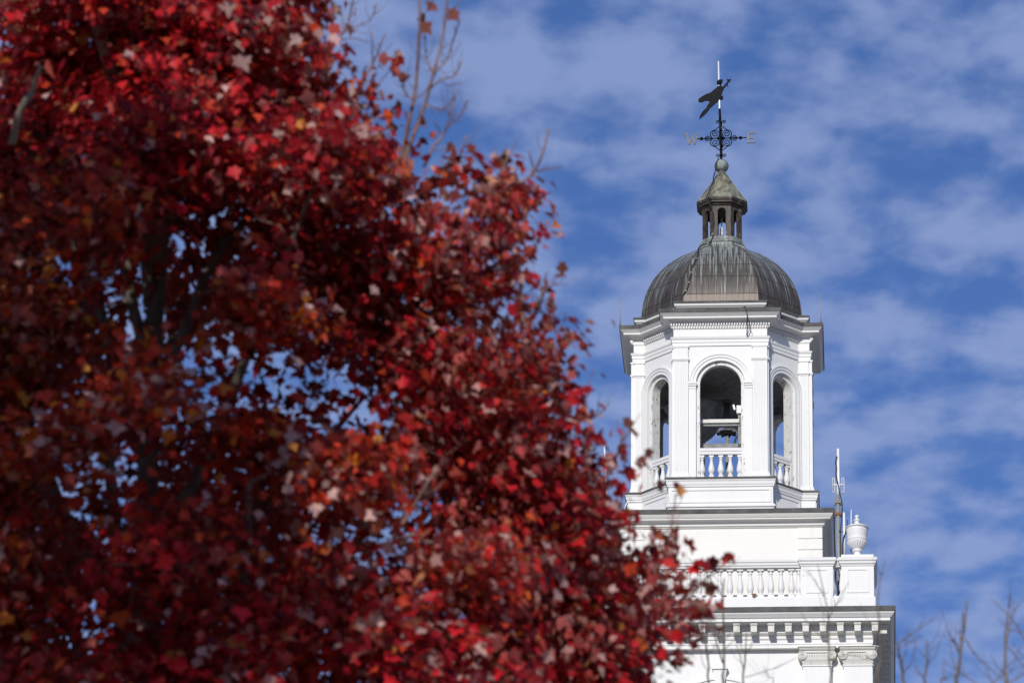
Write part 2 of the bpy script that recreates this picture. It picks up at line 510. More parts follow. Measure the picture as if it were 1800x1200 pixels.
# entablature: architrave, frieze, bed mould, corona
ent = MB()
prof = [(-0.16, 32.415), (0.0, 32.415), (0.0, 32.475), (0.012, 32.478), (0.012, 32.55), (0.03, 32.565), (0.034, 32.59),
        (0.034, 32.62), (0.05, 32.622), (0.085, 32.655), (0.085, 32.665), (0.09, 32.78), (0.30, 32.782),
        (0.30, 32.835), (0.32, 32.84), (0.335, 32.86), (0.365, 32.895), (0.372, 32.915), (0.0, 32.92)]
ent.loft(stack(prof, lambda o: square(E+o)))
eo = ent.build('entablature', M['white'], tower)
fl = MB()
fl.loft(stack([(0.30, 32.922), (0.383, 32.922), (0.392, 33.0), (0.39, 33.008), (0.0, 33.03)], lambda o: square(E+o)))
fl.build('roof_flashing', M['flash'], tower)
mo = MB()
mo.loft([[(-0.052, y0, z), (0.052, y0, z), (0.052, 0.0, z), (-0.052, 0.0, z)] for y0, z in ((-0.155, -0.155), (-0.155, -0.05))])
mo.loft([[(-0.060, y0, z), (0.060, y0, z), (0.060, 0.0, z), (-0.060, 0.0, z)] for y0, z in ((-0.165, -0.048), (-0.178, -0.02), (-0.18, 0.0))])
mo_me = mo.mesh('modillion', M['ivory'])
for k in range(4):
    for i in range(19):
        x = -2.577+0.2863*i
        p = RZ(k*pi/2) @ Vector((x, -(E+0.0895), 32.778))
        put('modillion', mo_me, eo, p, k*pi/2)

# ---- roof balustrade -------------------------------------------------------
BF = 2.572                       # front face of the piers
BC = BF-0.13                     # centre line of the run
bal = MB()
for k in range(4):
    R_ = RZ(k*pi/2)
    for a, b_ in ((-1.36, 1.36), (1.893, 2.032), (-2.032, -1.893)):
        bal.box(a, b_, -BC-0.10, -BC+0.10, 33.02, 33.30, R_)
        bal.box(a, b_, -BC-0.085, -BC+0.085, 33.30, 33.325, R_)
        bal.loft([[(a, -BC-o, z), (b_, -BC-o, z), (b_, -BC+o, z), (a, -BC+o, z)] for o, z in
                  ((0.085, 33.835), (0.09, 33.86), (0.105, 33.875), (0.11, 33.91), (0.125, 33.925), (0.13, 33.965))], mat=R_)
balo = bal.build('balustrade', M['white'], tower)
def baluster_mesh(h, rb, cap):
    b = MB(); a = cap
    b.box(-a, a, -a, a, 0, 0.09*h); b.box(-a, a, -a, a, 0.925*h, h)
    pr = [(0.60, 0.09), (0.80, 0.115), (0.62, 0.15), (0.5, 0.165), (0.72, 0.20), (0.93, 0.27), (1.0, 0.34), (0.95, 0.42), (0.78, 0.53),
          (0.58, 0.65), (0.46, 0.76), (0.43, 0.80), (0.62, 0.82), (0.62, 0.845), (0.46, 0.86), (0.5, 0.885), (0.75, 0.905), (0.80, 0.925)]
    b.lathe([(r*rb, z*h) for r, z in pr], (0, 0, 0), 18)
    return b
bl_me = baluster_mesh(0.51, 0.056, 0.052).mesh('baluster', M['white'])
for k in range(4):
    for x in [0.171*i for i in range(-7, 8)]+[-1.318, 1.318, 1.898, 2.027, -1.898, -2.027]:
        if k == 2 and abs(x) > 1.2: continue
        o = put('baluster', bl_me, balo, RZ(k*pi/2) @ Vector((x, -BC, 33.325)), k*pi/2)
        if abs(x) > 1.5: o.scale = (0.66, 0.66, 1)
def pier_mesh(w, d):
    b = MB()
    rc = lambda o: [(-w-o, -d-o), (w+o, -d-o), (w+o, d+o), (-w-o, d+o)]
    b.loft(stack([(0.02, 33.02), (0.02, 33.275), (0.012, 33.285), (0.0, 33.30), (0.0, 33.83), (0.012, 33.835), (0.015, 33.855),
                  (0.035, 33.875), (0.037, 33.905), (0.055, 33.925), (0.058, 33.965), (0.03, 33.985), (0.0, 33.985)], rc))
    for k, hw in ((0, w), (1, d), (2, w), (3, d)):
        dd = d if k % 2 == 0 else w
        m = RZ(k*pi/2)
        x, z0, z1 = hw*0.58, 33.39, 33.76
        for t0, t1, y in ((0.0, 0.028, 0.010),):
            b.box(-x-t1, x+t1, -dd-y, -dd, z1, z1+t1, m); b.box(-x-t1, x+t1, -dd-y, -dd, z0-t1, z0, m)
            b.box(-x-t1, -x, -dd-y, -dd, z0, z1, m); b.box(x, x+t1, -dd-y, -dd, z0, z1, m)
    return b.mesh('pier', M['white'])
pm1, pm2 = pier_mesh(0.266, 0.13), pier_mesh(0.27, 0.27)
for k in range(4):
    for s in (-1, 1):
        put('pier', pm1, balo, RZ(k*pi/2) @ Vector((s*1.6265, -BC, 0)), k*pi/2)
    put('pier', pm2, balo, RZ(k*pi/2) @ Vector((BF-0.27, -BF+0.27, 0)), k*pi/2)
# a terracotta leaf-wreath fragment lies between two balusters of the front run
# ---- square stage ----------------------------------------------------------
S = 1.70
sq = MB()
sq.loft(stack([(0.0, 33.02), (0.0, 34.84), (0.02, 34.845), (0.03, 34.862), (0.05, 34.87), (0.055, 34.915), (0.10, 34.945), (0.155, 34.95),
               (0.155, 34.972), (0.17, 34.976), (0.20, 35.02), (0.205, 35.033), (0.0, 35.035)], lambda o: square(S+o)))
sqo = sq.build('square_stage', M['cream'], tower)
for k in range(4):
    R_ = RZ(k*pi/2)
    for s in (-1, 1):
        q = MB()
        for i in range(9):
            z1 = 34.835-0.2*i; z0 = max(z1-0.188, 33.03)
            if z1 < 33.1: break
            lo = 1.302
            cut = lo+(0.255 if i % 2 == 0 else 0.14)
            for a, b_ in ((lo, cut-0.006), (cut+0.006, S+0.0135)):
                q.box(min(s*a, s*b_), max(s*a, s*b_), -S-0.016, -S+0.01, z0, z1, R_)
        q.build('quoin_strip', M['cream'], sqo)
sf = MB()
sf.loft(stack([(0.12, 35.037), (0.216, 35.037), (0.228, 35.105), (0.222, 35.115), (-0.15, 35.19)], lambda o: square(S+o)))
sf.build('roof_flashing', M['flash'], tower)

# ---- octagonal pedestal of the belfry ---------------------------------------
pd = MB()
pd.loft(stack([(0.10, 35.10), (0.10, 35.262), (0.125, 35.262), (0.125, 35.285), (0.10, 35.315), (0.085, 35.32), (0.085, 35.62), (0.105, 35.635),
               (0.105, 35.66), (0.115, 35.668), (0.122, 35.72), (0.136, 35.742), (0.136, 35.752), (-0.3, 35.754)], plan))
pdo = pd.build('pedestal', M['white'], tower)
pn = MB()
def frame_on(mb, m, hw, z0, z1, t, y):
    mb.box(-hw, hw, -y, 0, z1-t, z1, m); mb.box(-hw, hw, -y, 0, z0, z0+t, m)
    mb.box(-hw, -hw+t, -y, 0, z0+t, z1-t, m); mb.box(hw-t, hw, -y, 0, z0+t, z1-t, m)
DD = (OW+OR-ORET)/sqrt(2)        # distance of the diagonal faces from the axis
for k in range(4):
    frame_on(pn, RZ(k*pi/2) @ TR(0, -(OR+0.083), 0), 0.86, 35.345, 35.60, 0.035, 0.016)
    frame_on(pn, RZ(k*pi/2+pi/4) @ TR(0, -(DD+0.083), 0), 0.30, 35.345, 35.60, 0.035, 0.016)
pn.build('panel_frame', M['white'], pdo)
pf = MB()
pf.loft(stack([(0.05, 35.756), (0.142, 35.756), (0.148, 35.792), (-0.35, 35.81)], plan))
pf.build('roof_flashing', M['flash'], tower)

# ---- belfry ------------------------------------------------------------------
BZ0, BZ1 = 35.812, 38.42
def belfry_face(m, hw, ow, spr, cardinal):
    """one wall of the belfry with its arch, frame, imposts and pilasters; local y = 0 is the wall's face"""
    T_ = 0.15 if cardinal else 0.21
    w = MB(); w.prism(arch_poly(-hw, hw, BZ0, BZ1, ow+0.065, spr), 0.0, T_, m)
    wo = w.build('belfry_wall', M['white'], tower)
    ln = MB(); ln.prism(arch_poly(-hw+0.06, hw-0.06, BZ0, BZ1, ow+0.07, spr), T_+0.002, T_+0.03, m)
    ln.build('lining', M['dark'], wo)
    fr = MB()
    fr.prism([(-(ow+0.065)*cos(pi*j/26), spr+(ow+0.065)*sin(pi*j/26)) for j in range(27)]
             + [(ow*cos(pi*j/26), spr+ow*sin(pi*j/26)) for j in range(27)], 0.035, T_-0.004, m)
    for s in (-1, 1):
        fr.box(min(s*ow, s*(ow+0.065)), max(s*ow, s*(ow+0.065)), 0.035, T_-0.004, BZ0, spr, m)
    fr.build('arch_frame', M['flaky'], wo)
    ar = MB()
    r0 = ow+0.067
    for a, b_, y in ((r0, r0+0.055, 0.022), (r0+0.055, r0+0.10, 0.036), (r0+0.10, r0+0.125, 0.048)):
        ar.prism([(-b_*cos(pi*j/28), spr+b_*sin(pi*j/28)) for j in range(29)]
                 + [(a*cos(pi*j/28), spr+a*sin(pi*j/28)) for j in range(29)], -y, 0, m)
        if not cardinal:
            for s in (-1, 1): ar.box(min(s*a, s*b_), max(s*a, s*b_), -y, 0, BZ0, spr, m)
    if cardinal:
        for s in (-1, 1):
            lo, hi = r0, 0.545
            ar.box(min(s*lo, s*hi), max(s*lo, s*hi), -0.018, 0, BZ0, 37.455, m)
            for o, z0, z1 in ((0.006, 37.455, 37.475), (0.0, 37.475, 37.50), (0.016, 37.50, 37.535), (0.03, 37.535, 37.565)):
                a, b_ = lo-o*0.6, min(hi+o, 0.551)
                ar.box(min(s*a, s*b_), max(s*a, s*b_), -0.022-o, 0, z0, z1, m)
    ar.build('archivolt', M['white'], wo)
    return wo
def fluted(w, z0, z1, proj, nf=6):
    """fluted shaft: plan outline with flutes, plus base, necking and plain block above"""
    b = MB()
    edge = 0.022; step = (2*w-2*edge)/nf
    pl = [(-w, 0), (-w, -proj)]
    for i in range(nf):
        x0 = -w+edge+i*step
        pl += [(x0+step*0.18, -proj), (x0+step*0.30, -proj+0.008), (x0+step*0.70, -proj+0.008), (x0+step*0.82, -proj)]
    pl += [(w, -proj), (w, 0)]
    b.loft([[(x, y, z) for x, y in pl] for z in (z0+0.10, z1)])
    b.box(-w-0.022, w+0.022, -proj-0.022, 0, z0, z0+0.05); b.box(-w-0.010, w+0.010, -proj-0.010, 0, z0+0.05, z0+0.10)
    b.box(-w-0.006, w+0.006, -proj-0.006, 0, z1, z1+0.022); b.box(-w-0.018, w+0.018, -proj-0.018, 0, z1+0.022, z1+0.048)
    b.box(-w, w, -proj, 0, z1+0.048, 38.205)
    b.box(-w-0.014, w+0.014, -proj-0.012, 0, 38.205, 38.238)
    return b.mesh('pilaster', M['white'])
fp_me = fluted(0.126, BZ0, 37.955, 0.042, 7)
fp_side = fluted(0.082, BZ0, 37.955, 0.022, 4)
for k in range(4):
    m = RZ(k*pi/2) @ TR(0, -OR, 0)
    wo = belfry_face(m, OW, 0.352, 37.545, True)
    for s in (-1, 1):
        put('pilaster', fp_me, wo, m @ Vector((s*0.677, 0, 0)), k*pi/2)
    for s in (-1, 1):         # the short returns of the pavilion
        rt = MB()
        rt.box(min(s*OW, s*(OW-0.12)), max(s*OW, s*(OW-0.12)), 0.132, ORET+0.06, BZ0, BZ1, m)
        rt.build('return_wall', M['white'], wo)
        put('pilaster', fp_side, wo, m @ Vector((s*OW, ORET/2+0.004, 0)), k*pi/2+s*pi/2)
    md = RZ(k*pi/2+pi/4) @ TR(0, -DD, 0)
    belfry_face(md, 0.371, 0.205, 37.62, False)
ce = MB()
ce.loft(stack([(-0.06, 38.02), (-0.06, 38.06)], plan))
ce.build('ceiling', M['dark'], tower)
fo = MB(); fo.loft(stack([(-0.17, 35.812), (-0.17, 35.83)], plan)); fo.build('floor', M['deck'], tower)

# railings inside the openings
bb_me = baluster_mesh(0.40, 0.056, 0.040).mesh('baluster', M['white'])
for k in range(8):
    cardn = k % 2 == 0
    hw = 0.352 if cardn else 0.205
    m = RZ(k*pi/4) @ TR(0, -(OR if cardn else DD)+0.09, 0)
    r = MB()
    r.loft([[(-hw, -o, z), (hw, -o, z), (hw, o, z), (-hw, o, z)] for o, z in ((0.045, 36.27), (0.05, 36.29), (0.05, 36.315), (0.062, 36.325), (0.066, 36.375), (0.05, 36.385))], mat=m)
    ro = r.build('belfry_railing', M['white'], tower)
    r = MB(); r.box(-hw, hw, -0.045, 0.045, BZ0, 35.845, m); r.build('sill', M['white'], ro)
    for x in ((-0.32, -0.16, 0, 0.16, 0.32) if cardn else (-0.155, 0, 0.155)):
        put('baluster', bb_me, ro, m @ Vector((x, 0, 35.857)), k*pi/4)

# architrave bands, frieze, dentils and cornice
ar = MB()
ar.loft(stack([(-0.13, 38.232), (0.020, 38.238), (0.020, 38.295), (0.030, 38.298), (0.030, 38.345), (0.044, 38.362), (0.05, 38.385), (0.05, 38.392), (0.0, 38.40),
               (0.0, 38.552), (0.012, 38.556), (0.016, 38.575), (0.016, 38.66), (0.07, 38.664), (0.085, 38.69), (0.17, 38.695), (0.17, 38.722),
               (0.178, 38.725), (0.205, 38.75), (0.228, 38.768), (0.23, 38.773), (0.0, 38.774)], plan))
cno = ar.build('belfry_cornice', M['white'], tower)
for k in range(4):
    dn = MB()
    R_ = RZ(k*pi/2)
    n = 38; hw = OW+0.058
    for i in range(n):
        x = -hw+(2*hw)*(i+0.5)/n
        dn.box(x-0.0115, x+0.0115, -(OR+0.062), -(OR+0.015), 38.600, 38.655, R_)
        dn.box(x-0.0095, x+0.0095, -(OR+0.040), -(OR+0.015), 38.568, 38.597, R_)
    dn.build('dentil_row', M['white'], cno)
    dn = MB()
    Rd = RZ(k*pi/2+pi/4)
    n = 15; hw = 0.35
    for i in range(n):
        x = -hw+(2*hw)*(i+0.5)/n
        dn.box(x-0.0115, x+0.0115, -(DD+0.062), -(DD+0.015), 38.600, 38.655, Rd)
        dn.box(x-0.0095, x+0.0095, -(DD+0.040), -(DD+0.015), 38.568, 38.597, Rd)
    dn.build('dentil_row', M['white'], cno)
cf = MB()
cf.loft(stack([(0.18, 38.776), (0.240, 38.776), (0.248, 38.832), (0.243, 38.84), (-0.1, 38.872)], plan))
cf.build('roof_flashing', M['flash'], tower)
at_ = MB(); at_.loft(stack([(-0.058, 38.845), (-0.058, 38.972)], plan)); at_.build('attic_band', M['cop_brown'], tower)
ac = MB()
ac.loft(stack([(-0.07, 38.974), (-0.045, 38.974), (-0.038, 38.985), (-0.015, 39.0), (-0.008, 39.025), (-0.004, 39.036), (-0.3, 39.038)], plan))
ac.build('attic_cornice', M['white'], tower)
af = MB(); af.loft(stack([(-0.05, 39.04), (0.004, 39.04), (0.010, 39.068), (0.006, 39.078), (-0.35, 39.13)], plan)); af.build('roof_flashing', M['flash'], tower)

# ---- dome ---------------------------------------------------------------------
DK = 0.478
def spline(pts, n):
    """Catmull-Rom through pts"""
    P = [np.array(p, float) for p in pts]; P = [2*P[0]-P[1]]+P+[2*P[-1]-P[-2]]
    out = []
    for i in range(1, len(P)-2):
        for j in range(n):
            t = j/n; a, b, c, d = P[i-1], P[i], P[i+1], P[i+2]
            out.append(0.5*((2*b)+(-a+c)*t+(2*a-5*b+4*c-d)*t*t+(-a+3*b-3*c+d)*t**3))
    out.append(P[-2])
    return out
DPROF = spline([(1.385, 39.085), (1.372, 39.22), (1.345, 39.42), (1.277, 39.66), (1.145, 39.93), (0.945, 40.19), (0.70, 40.405), (0.50, 40.53), (0.41, 40.60), (0.385, 40.66)], 4)
dm = MB(); dm.uv = []
vlen = [0.0]
for i in range(1, len(DPROF)): vlen.append(vlen[-1]+float(np.linalg.norm(DPROF[i]-DPROF[i-1])))
for f in range(8):
    rings, us = [], []
    for R_, z in DPROF:
        o8 = octo(R_, R_*DK); a, b_ = o8[f], o8[(f+1) % 8]
        rings.append([(a[0], a[1], z), (b_[0], b_[1], z)])
        us.append(math.hypot(b_[0]-a[0], b_[1]-a[1])/2)
    o = len(dm.v); dm.v += [p for r in rings for p in r]
    for i in range(len(rings)-1):
        dm.f.append((o+2*i, o+2*i+1, o+2*i+3, o+2*i+2)); dm.sm.append(True)
        c0 = 10.0*f+3
        dm.uv.append([(c0-us[i], vlen[i]), (c0+us[i], vlen[i]), (c0+us[i+1], vlen[i+1]), (c0-us[i+1], vlen[i+1])])
domeo = dm.build('dome', M['dome'], tower)
# ridge rolls at the corners and lapped horizontal seams
rb = MB()
for f in range(8):
    pts = []
    for R_, z in DPROF:
        p = octo(R_*1.002, R_*1.002*DK)[f]; pts.append((p[0], p[1], z))
    rb.tube(pts, 0.011, 5)
rb.build('ridge_roll', M['cop_dark'], domeo)
sm_ = MB()
for vv in (0.19, 0.56, 0.86, 1.20):
    i = min(range(len(vlen)), key=lambda k: abs(vlen[k]-vv))
    t = None
    for k in range(len(vlen)-1):
        if vlen[k] <= vv <= vlen[k+1]: t = (vv-vlen[k])/(vlen[k+1]-vlen[k]); i = k; break
    R_, z = DPROF[i]*(1-t)+DPROF[i+1]*t
    R2, z2 = DPROF[i]*(0.99-t)+DPROF[i+1]*(t+0.01)
    o8 = octo(R_*1.0025, R_*1.0025*DK)
    sm_.tube([(x, y, z) for x, y in o8]+[(o8[0][0], o8[0][1], z)], 0.003, 4)
sm_.build('lap_seam', M['cop_dark'], domeo)

# ---- lantern --------------------------------------------------------------------
lan = MB()
LR, LW = 0.333, 0.157
lan.loft(stack([(0.400, 40.59), (0.395, 40.62), (0.372, 40.635), (0.366, 40.665), (0.392, 40.672), (0.392, 40.70), (0.366, 40.708), (0.36, 40.742),
                (0.35, 40.79), (0.33, 40.80)], lambda R: octo(R, R*0.47)))
for k in range(8):
    d = 0.366 if k % 2 == 0 else 0.366*(1+0.47)/sqrt(2)
    hw = 0.366*0.47 if k % 2 == 0 else 0.366*(1-0.47)/sqrt(2)
    n = 9 if k % 2 == 0 else 7
    for i in range(n):
        x = -hw+2*hw*(i+0.5)/n
        lan.box(x-0.009, x+0.009, -d-0.016, -d+0.002, 40.71, 40.738, RZ(k*pi/4))
lano = lan.build('lantern', M['cop_base'], tower)
ld = (LR+LW)/sqrt(2); lh = (LR-LW)/sqrt(2)
for k in range(8):
    cardn = k % 2 == 0
    hw, d, ow = (LW, LR, 0.072) if cardn else (lh, ld, 0.058)
    m = RZ(k*pi/4) @ TR(0, -d, 0)
    a = MB(); a.prism(arch_poly(-hw, hw, 40.80, 41.40, ow, 41.26, 12), 0, 0.05, m)
    for s in (-1, 1):
        a.box(min(s*hw, s*(hw-0.030)), max(s*hw, s*(hw-0.030)), -0.010, 0, 40.80, 41.36, m)
    a.prism([(-(ow+0.018)*cos(pi*j/12), 41.26+(ow+0.018)*sin(pi*j/12)) for j in range(13)]
            + [(ow*cos(pi*j/12), 41.26+ow*sin(pi*j/12)) for j in range(13)], -0.008, 0, m)
    for s in (-1, 1):
        a.box(min(s*ow, s*(ow+0.014)), max(s*ow, s*(ow+0.014)), -0.008, 0, 40.80, 41.26, m)
    a.build('arch_panel', M['cop_dark'], lano)
ev = MB()
ev.loft(stack([(0.26, 41.372), (0.350, 41.375), (0.362, 41.385), (0.37, 41.405), (0.402, 41.412), (0.412, 41.422), (0.412, 41.445), (0.434, 41.455),
               (0.438, 41.478), (0.445, 41.482), (0.445, 41.502), (0.40, 41.51)], lambda R: octo(R, R*0.425)))
ev.build('eave', M['cop_dark'], lano)
rf = MB()
rf.loft(stack([(0.440, 41.503), (0.385, 41.585), (0.318, 41.685), (0.258, 41.785), (0.200, 41.885), (0.146, 41.98), (0.098, 42.065), (0.066, 42.12), (0.055, 42.16)],
              lambda R: octo(R, R*0.415)))
for f in range(8):
    rf.tube([(octo(R, R*0.415)[f]+(z,)) for R, z in ((0.441, 41.506), (0.385, 41.588), (0.258, 41.788), (0.146, 41.983), (0.066, 42.123))], 0.008, 5)
rf.build('roof', M['cop_roof'], lano)
bl = MB()
bl.lathe([(0.055, 42.12), (0.075, 42.135), (0.075, 42.15), (0.05, 42.16)], (-0.005, 0, 0), 16)
bl.lathe([(0.126*sin(pi*i/16)+1e-4, 42.272-0.126*cos(pi*i/16)) for i in range(17)], (-0.008, 0, 0), 24)
bl.build('ball_finial', M['cop_base'], lano)
fn = MB()
fn.lathe([(0.05, 40.80), (0.05, 40.86), (0.03, 40.875), (0.022, 40.93), (0.035, 40.955), (0.035, 40.985), (0.02, 41.0), (0.032, 41.03), (0.03, 41.06), (0.012, 41.09), (0.012, 41.29)], (-0.01, 0, 0), 12)
fn.build('centre_post', M['ivory'], lano)

# ================================================================== WEATHER VANE
vane = thing('weather_vane', 'black angel weather vane with horn over scrolled iron W and E pointers', 'weather vane', -0.012, 0, 42.39)
VZ = 42.39; vx0 = -0.012
def vz(z): return z-VZ
rod = MB()
rod.tube([(0.0, 0, 0), (-0.018, 0, vz(43.17))], 0.024, 8)
rod.tube([(-0.018, 0, vz(43.15)), (-0.026, 0, vz(43.38))], [0.026, 0.022], 8)
rod.build('mast', M['iron'], vane)
r2 = MB(); r2.tube([(-0.022, 0, vz(43.20)), (-0.028, 0, vz(43.42)), (-0.046, 0, vz(44.31))], [0.020, 0.017, 0.0135], 8); r2.build('lightning_spike', M['silver'], vane)
ang = [(375, 135), (395, 160), (430, 125), (452, 98), (445, 60), (466, 72), (495, 65), (480, 95), (462, 105), (440, 140), (415, 170), (398, 205),
       (380, 255), (392, 275), (385, 300), (355, 310), (325, 335), (290, 365), (250, 400), (215, 445), (180, 480), (120, 527), (130, 490),
       (160, 440), (200, 405), (225, 360), (250, 318), (200, 310), (150, 330), (115, 325), (110, 300), (140, 275), (200, 240), (250, 225), (300, 185), (350, 145)]
def zv(q): return ((q[0]-358)/6.667*0.01007-0.03, vz(43.887-(q[1]/6.667-16)*0.01111))
fg = MB(); fg.prism([zv(p) for p in ang], -0.018, 0.018)
hx, hz = zv((357, 104))
fg.lathe([(0.048*sin(pi*i/10)+1e-4, hz-0.052*cos(pi*i/10)) for i in range(11)], (hx, 0, 0), 14)
fg.prism([zv(p) for p in ((350, 75), (398, 74), (392, 100), (360, 108))], -0.03, 0.03)
fg.tube([(zv((456, 112))[0], 0, zv((456, 112))[1]), (zv((456, 150))[0], 0, zv((456, 150))[1])], [0.004, 0.013], 6)
fg.tube([(zv((392, 262))[0]-0.012, 0, zv((392, 262))[1]), (zv((390, 300))[0]-0.012, 0, zv((390, 300))[1])], [0.026, 0.028], 8)
fg.build('angel_figure', M['iron'], vane)
ARM = vz(42.81)
def scroll_panel(m):
    s = MB()
    for sx in (-1, 1):
        for sz in (-1, 1):
            outer = [(0.02, 0.235), (0.055, 0.205), (0.085, 0.18), (0.10, 0.165), (0.15, 0.145), (0.18, 0.115), (0.187, 0.075), (0.172, 0.03), (0.15, 0.012)]
            s.tube([(sx*x, 0, ARM+sz*z) for x, z in [tuple(p) for p in spline(outer, 3)]], 0.009, 5, mat=m)
            sp = spiral(0.098, 0.085, 0.075, 0.014, 1.6, 30, -2.3, -1)
            s.tube([(sx*x, 0, ARM+sz*z) for x, z in sp], 0.009, 5, mat=m)
            tz = 0.315 if sz > 0 else 0.325
            sp = spiral(0.058, tz, 0.036, 0.010, 1.3, 20, pi, -1)
            s.tube([(sx*x, 0, ARM+sz*z) for x, z in [(0.012, tz-0.07)]+sp], 0.008, 5, mat=m)
        # lyre loops on the arm
        for sz in (-1, 1):
            s.tube([(sx*x, 0, ARM+sz*z) for x, z in [tuple(p) for p in spline([(0.165, 0.012), (0.20, 0.03), (0.235, 0.046), (0.265, 0.034), (0.285, 0.006)], 4)]], 0.008, 5, mat=m)
            s.tube([(sx*x, 0, ARM+sz*z) for x, z in [tuple(p) for p in spline([(0.205, 0.006), (0.235, 0.02), (0.26, 0.016), (0.28, 0.0)], 4)]], 0.006, 5, mat=m)
        s.tube([(0, 0, ARM), (sx*0.45, 0, ARM)], 0.011, 6, mat=m)
        s.lathe([(0.033*sin(pi*i/8)+1e-4, -0.033*cos(pi*i/8)) for i in range(9)], (0, 0, 0), 12, mat=m @ TR(sx*0.345, 0, ARM))
        s.lathe([(0.028*sin(pi*i/6)+1e-4, -0.028*cos(pi*i/6)) for i in range(7)], (0, 0, 0), 10, mat=m @ TR(sx*0.05, 0, ARM))
    return s
scroll_panel(Matrix.Rotation(radians(-0.5), 4, 'Y')).build('scrollwork', M['iron'], vane)
ns = scroll_panel(RZ(pi/2)); ns.build('scrollwork', M['iron'], vane)
def stroke(mb, x0, z0, x1, z1, t):
    d = Vector((x1-x0, 0, z1-z0)).normalized(); n = Vector((-d.z, 0, d.x))*t
    mb.prism([(x0+n.x, z0+n.z), (x0-n.x, z0-n.z), (x1-n.x, z1-n.z), (x1+n.x, z1+n.z)], -0.012, 0.012)
# E: upright and three bars; W: four strokes with small serifs
le = MB(); ex, ez0, ez1 = 0.478, ARM-0.10, ARM+0.105
le.box(ex-0.015, ex+0.015, -0.012, 0.012, ez0, ez1)
le.box(ex+0.018, ex+0.125, -0.012, 0.012, ez1-0.020, ez1); le.box(ex+0.018, ex+0.135, -0.012, 0.012, ez0, ez0+0.020)
le.box(ex+0.018, ex+0.085, -0.012, 0.012, ARM-0.012, ARM+0.016); le.box(ex+0.112, ex+0.125, -0.012, 0.012, ez1-0.05, ez1-0.03); le.box(ex+0.122, ex+0.135, -0.012, 0.012, ez0+0.03, ez0+0.05)
le.build('letter', M['gilt'], vane)
lw = MB(); wx, wz0, wz1 = -0.62, ARM-0.115, ARM+0.095
wp = [(wx, wz1), (wx+0.058, wz0), (wx+0.105, wz1-0.03), (wx+0.150, wz0), (wx+0.205, wz1)]
for (a, b_), t in zip(zip(wp, wp[1:]), (0.015, 0.009, 0.015, 0.009)): stroke(lw, a[0], a[1], b_[0], b_[1], t)
lw.box(wx-0.03, wx+0.03, -0.013, 0.013, wz1-0.01, wz1+0.008); lw.box(wx+0.18, wx+0.232, -0.013, 0.013, wz1-0.01, wz1+0.008)
lw.build('letter', M['gilt'], vane)

# ================================================================== SMALL THINGS ON THE TOWER
# lightning cable down lantern and dome
cb = MB()
cpts = [(-0.060, -0.06, 42.395), (-0.108, -0.13, 42.218), (-0.129, -0.15, 42.048), (-0.185, -0.31, 41.738), (-0.252, -0.45, 41.511), (-0.236, -0.46, 41.421),
        (-0.153, -0.40, 41.207), (-0.155, -0.37, 40.938), (-0.165, -0.385, 40.743), (-0.214, -0.425, 40.625), (-0.371, -0.53, 40.518), (-0.407, -0.985, 40.125),
        (-0.490, -1.205, 39.83), (-0.535, -1.325, 39.545), (-0.582, -1.372, 39.361), (-0.650, -1.40, 39.218), (-0.66, -1.46, 39.10)]
def dome_r(z):
    for a, b_ in zip(DPROF, DPROF[1:]):
        if a[1] <= z <= b_[1]: return a[0]+(b_[0]-a[0])*(z-a[1])/(b_[1]-a[1])
    return 0.40
cs = []
for p in spline(cpts, 5):
    x, y, z = p
    if 39.10 < z < 40.60:
        y = min(y, -(dome_r(z)+0.014)) if z > 40.45 else -(dome_r(z)+0.014)
    cs.append((x+0.006*sin(z*23), y, z))
cb_t = thing('cable', 'long black lightning cable running from the ball down over the left of the dome', 'cable', 0, 0, 0)
cb.tube(cs, 0.0125, 6); cb.build('wire', M['rubber'], cb_t)
ck = MB()
for i in (38, 46, 56, 62, 66, 71):
    x, y, z = cs[i]; ck.box(x-0.015, x+0.015, y-0.013, y+0.012, z-0.012, z+0.012)
ck.build('clip', M['bellgrey'], cb_t)
cb2 = thing('cable', 'short black cable dangling loose over the front of the belfry cornice', 'cable', 0, 0, 0)
c2 = MB()
c2.tube(spline([(0.386, -1.68, 38.862), (0.43, -1.775, 38.852), (0.452, -1.80, 38.78), (0.472, -1.80, 38.67), (0.468, -1.70, 38.54), (0.462, -1.60, 38.43), (0.468, -1.585, 38.385)], 4), 0.0095, 6)
c2.tube(spline([(0.472, -1.80, 38.67), (0.51, -1.74, 38.56), (0.50, -1.66, 38.47), (0.466, -1.60, 38.425)], 4), 0.006, 5)
c2.box(0.448, 0.476, -1.62, -1.572, 38.405, 38.43)
c2.build('wire', M['rubber'], cb2)

# slim lightning rods at the outer ends of the cornice
lr = thing('lightning_rod', 'thin lightning rod on the left end of the belfry cornice', 'lightning rod', -1.745, -1.0, 38.84, 'lightning rods on the belfry cornice')
b = MB(); b.tube([(0, 0, 0.0), (0, 0, 0.54)], [0.009, 0.005], 6); b.build('rod', M['steel'], lr)
b = MB(); b.box(-0.022, 0.022, -0.022, 0.022, -0.02, 0.03); b.build('foot', M['flash'], lr)
lr2 = copy_tree(lr); lr2.location = b2w(1.725, -1.0, 38.84)
lr2['label'] = 'thin lightning rod on the right end of the belfry cornice'

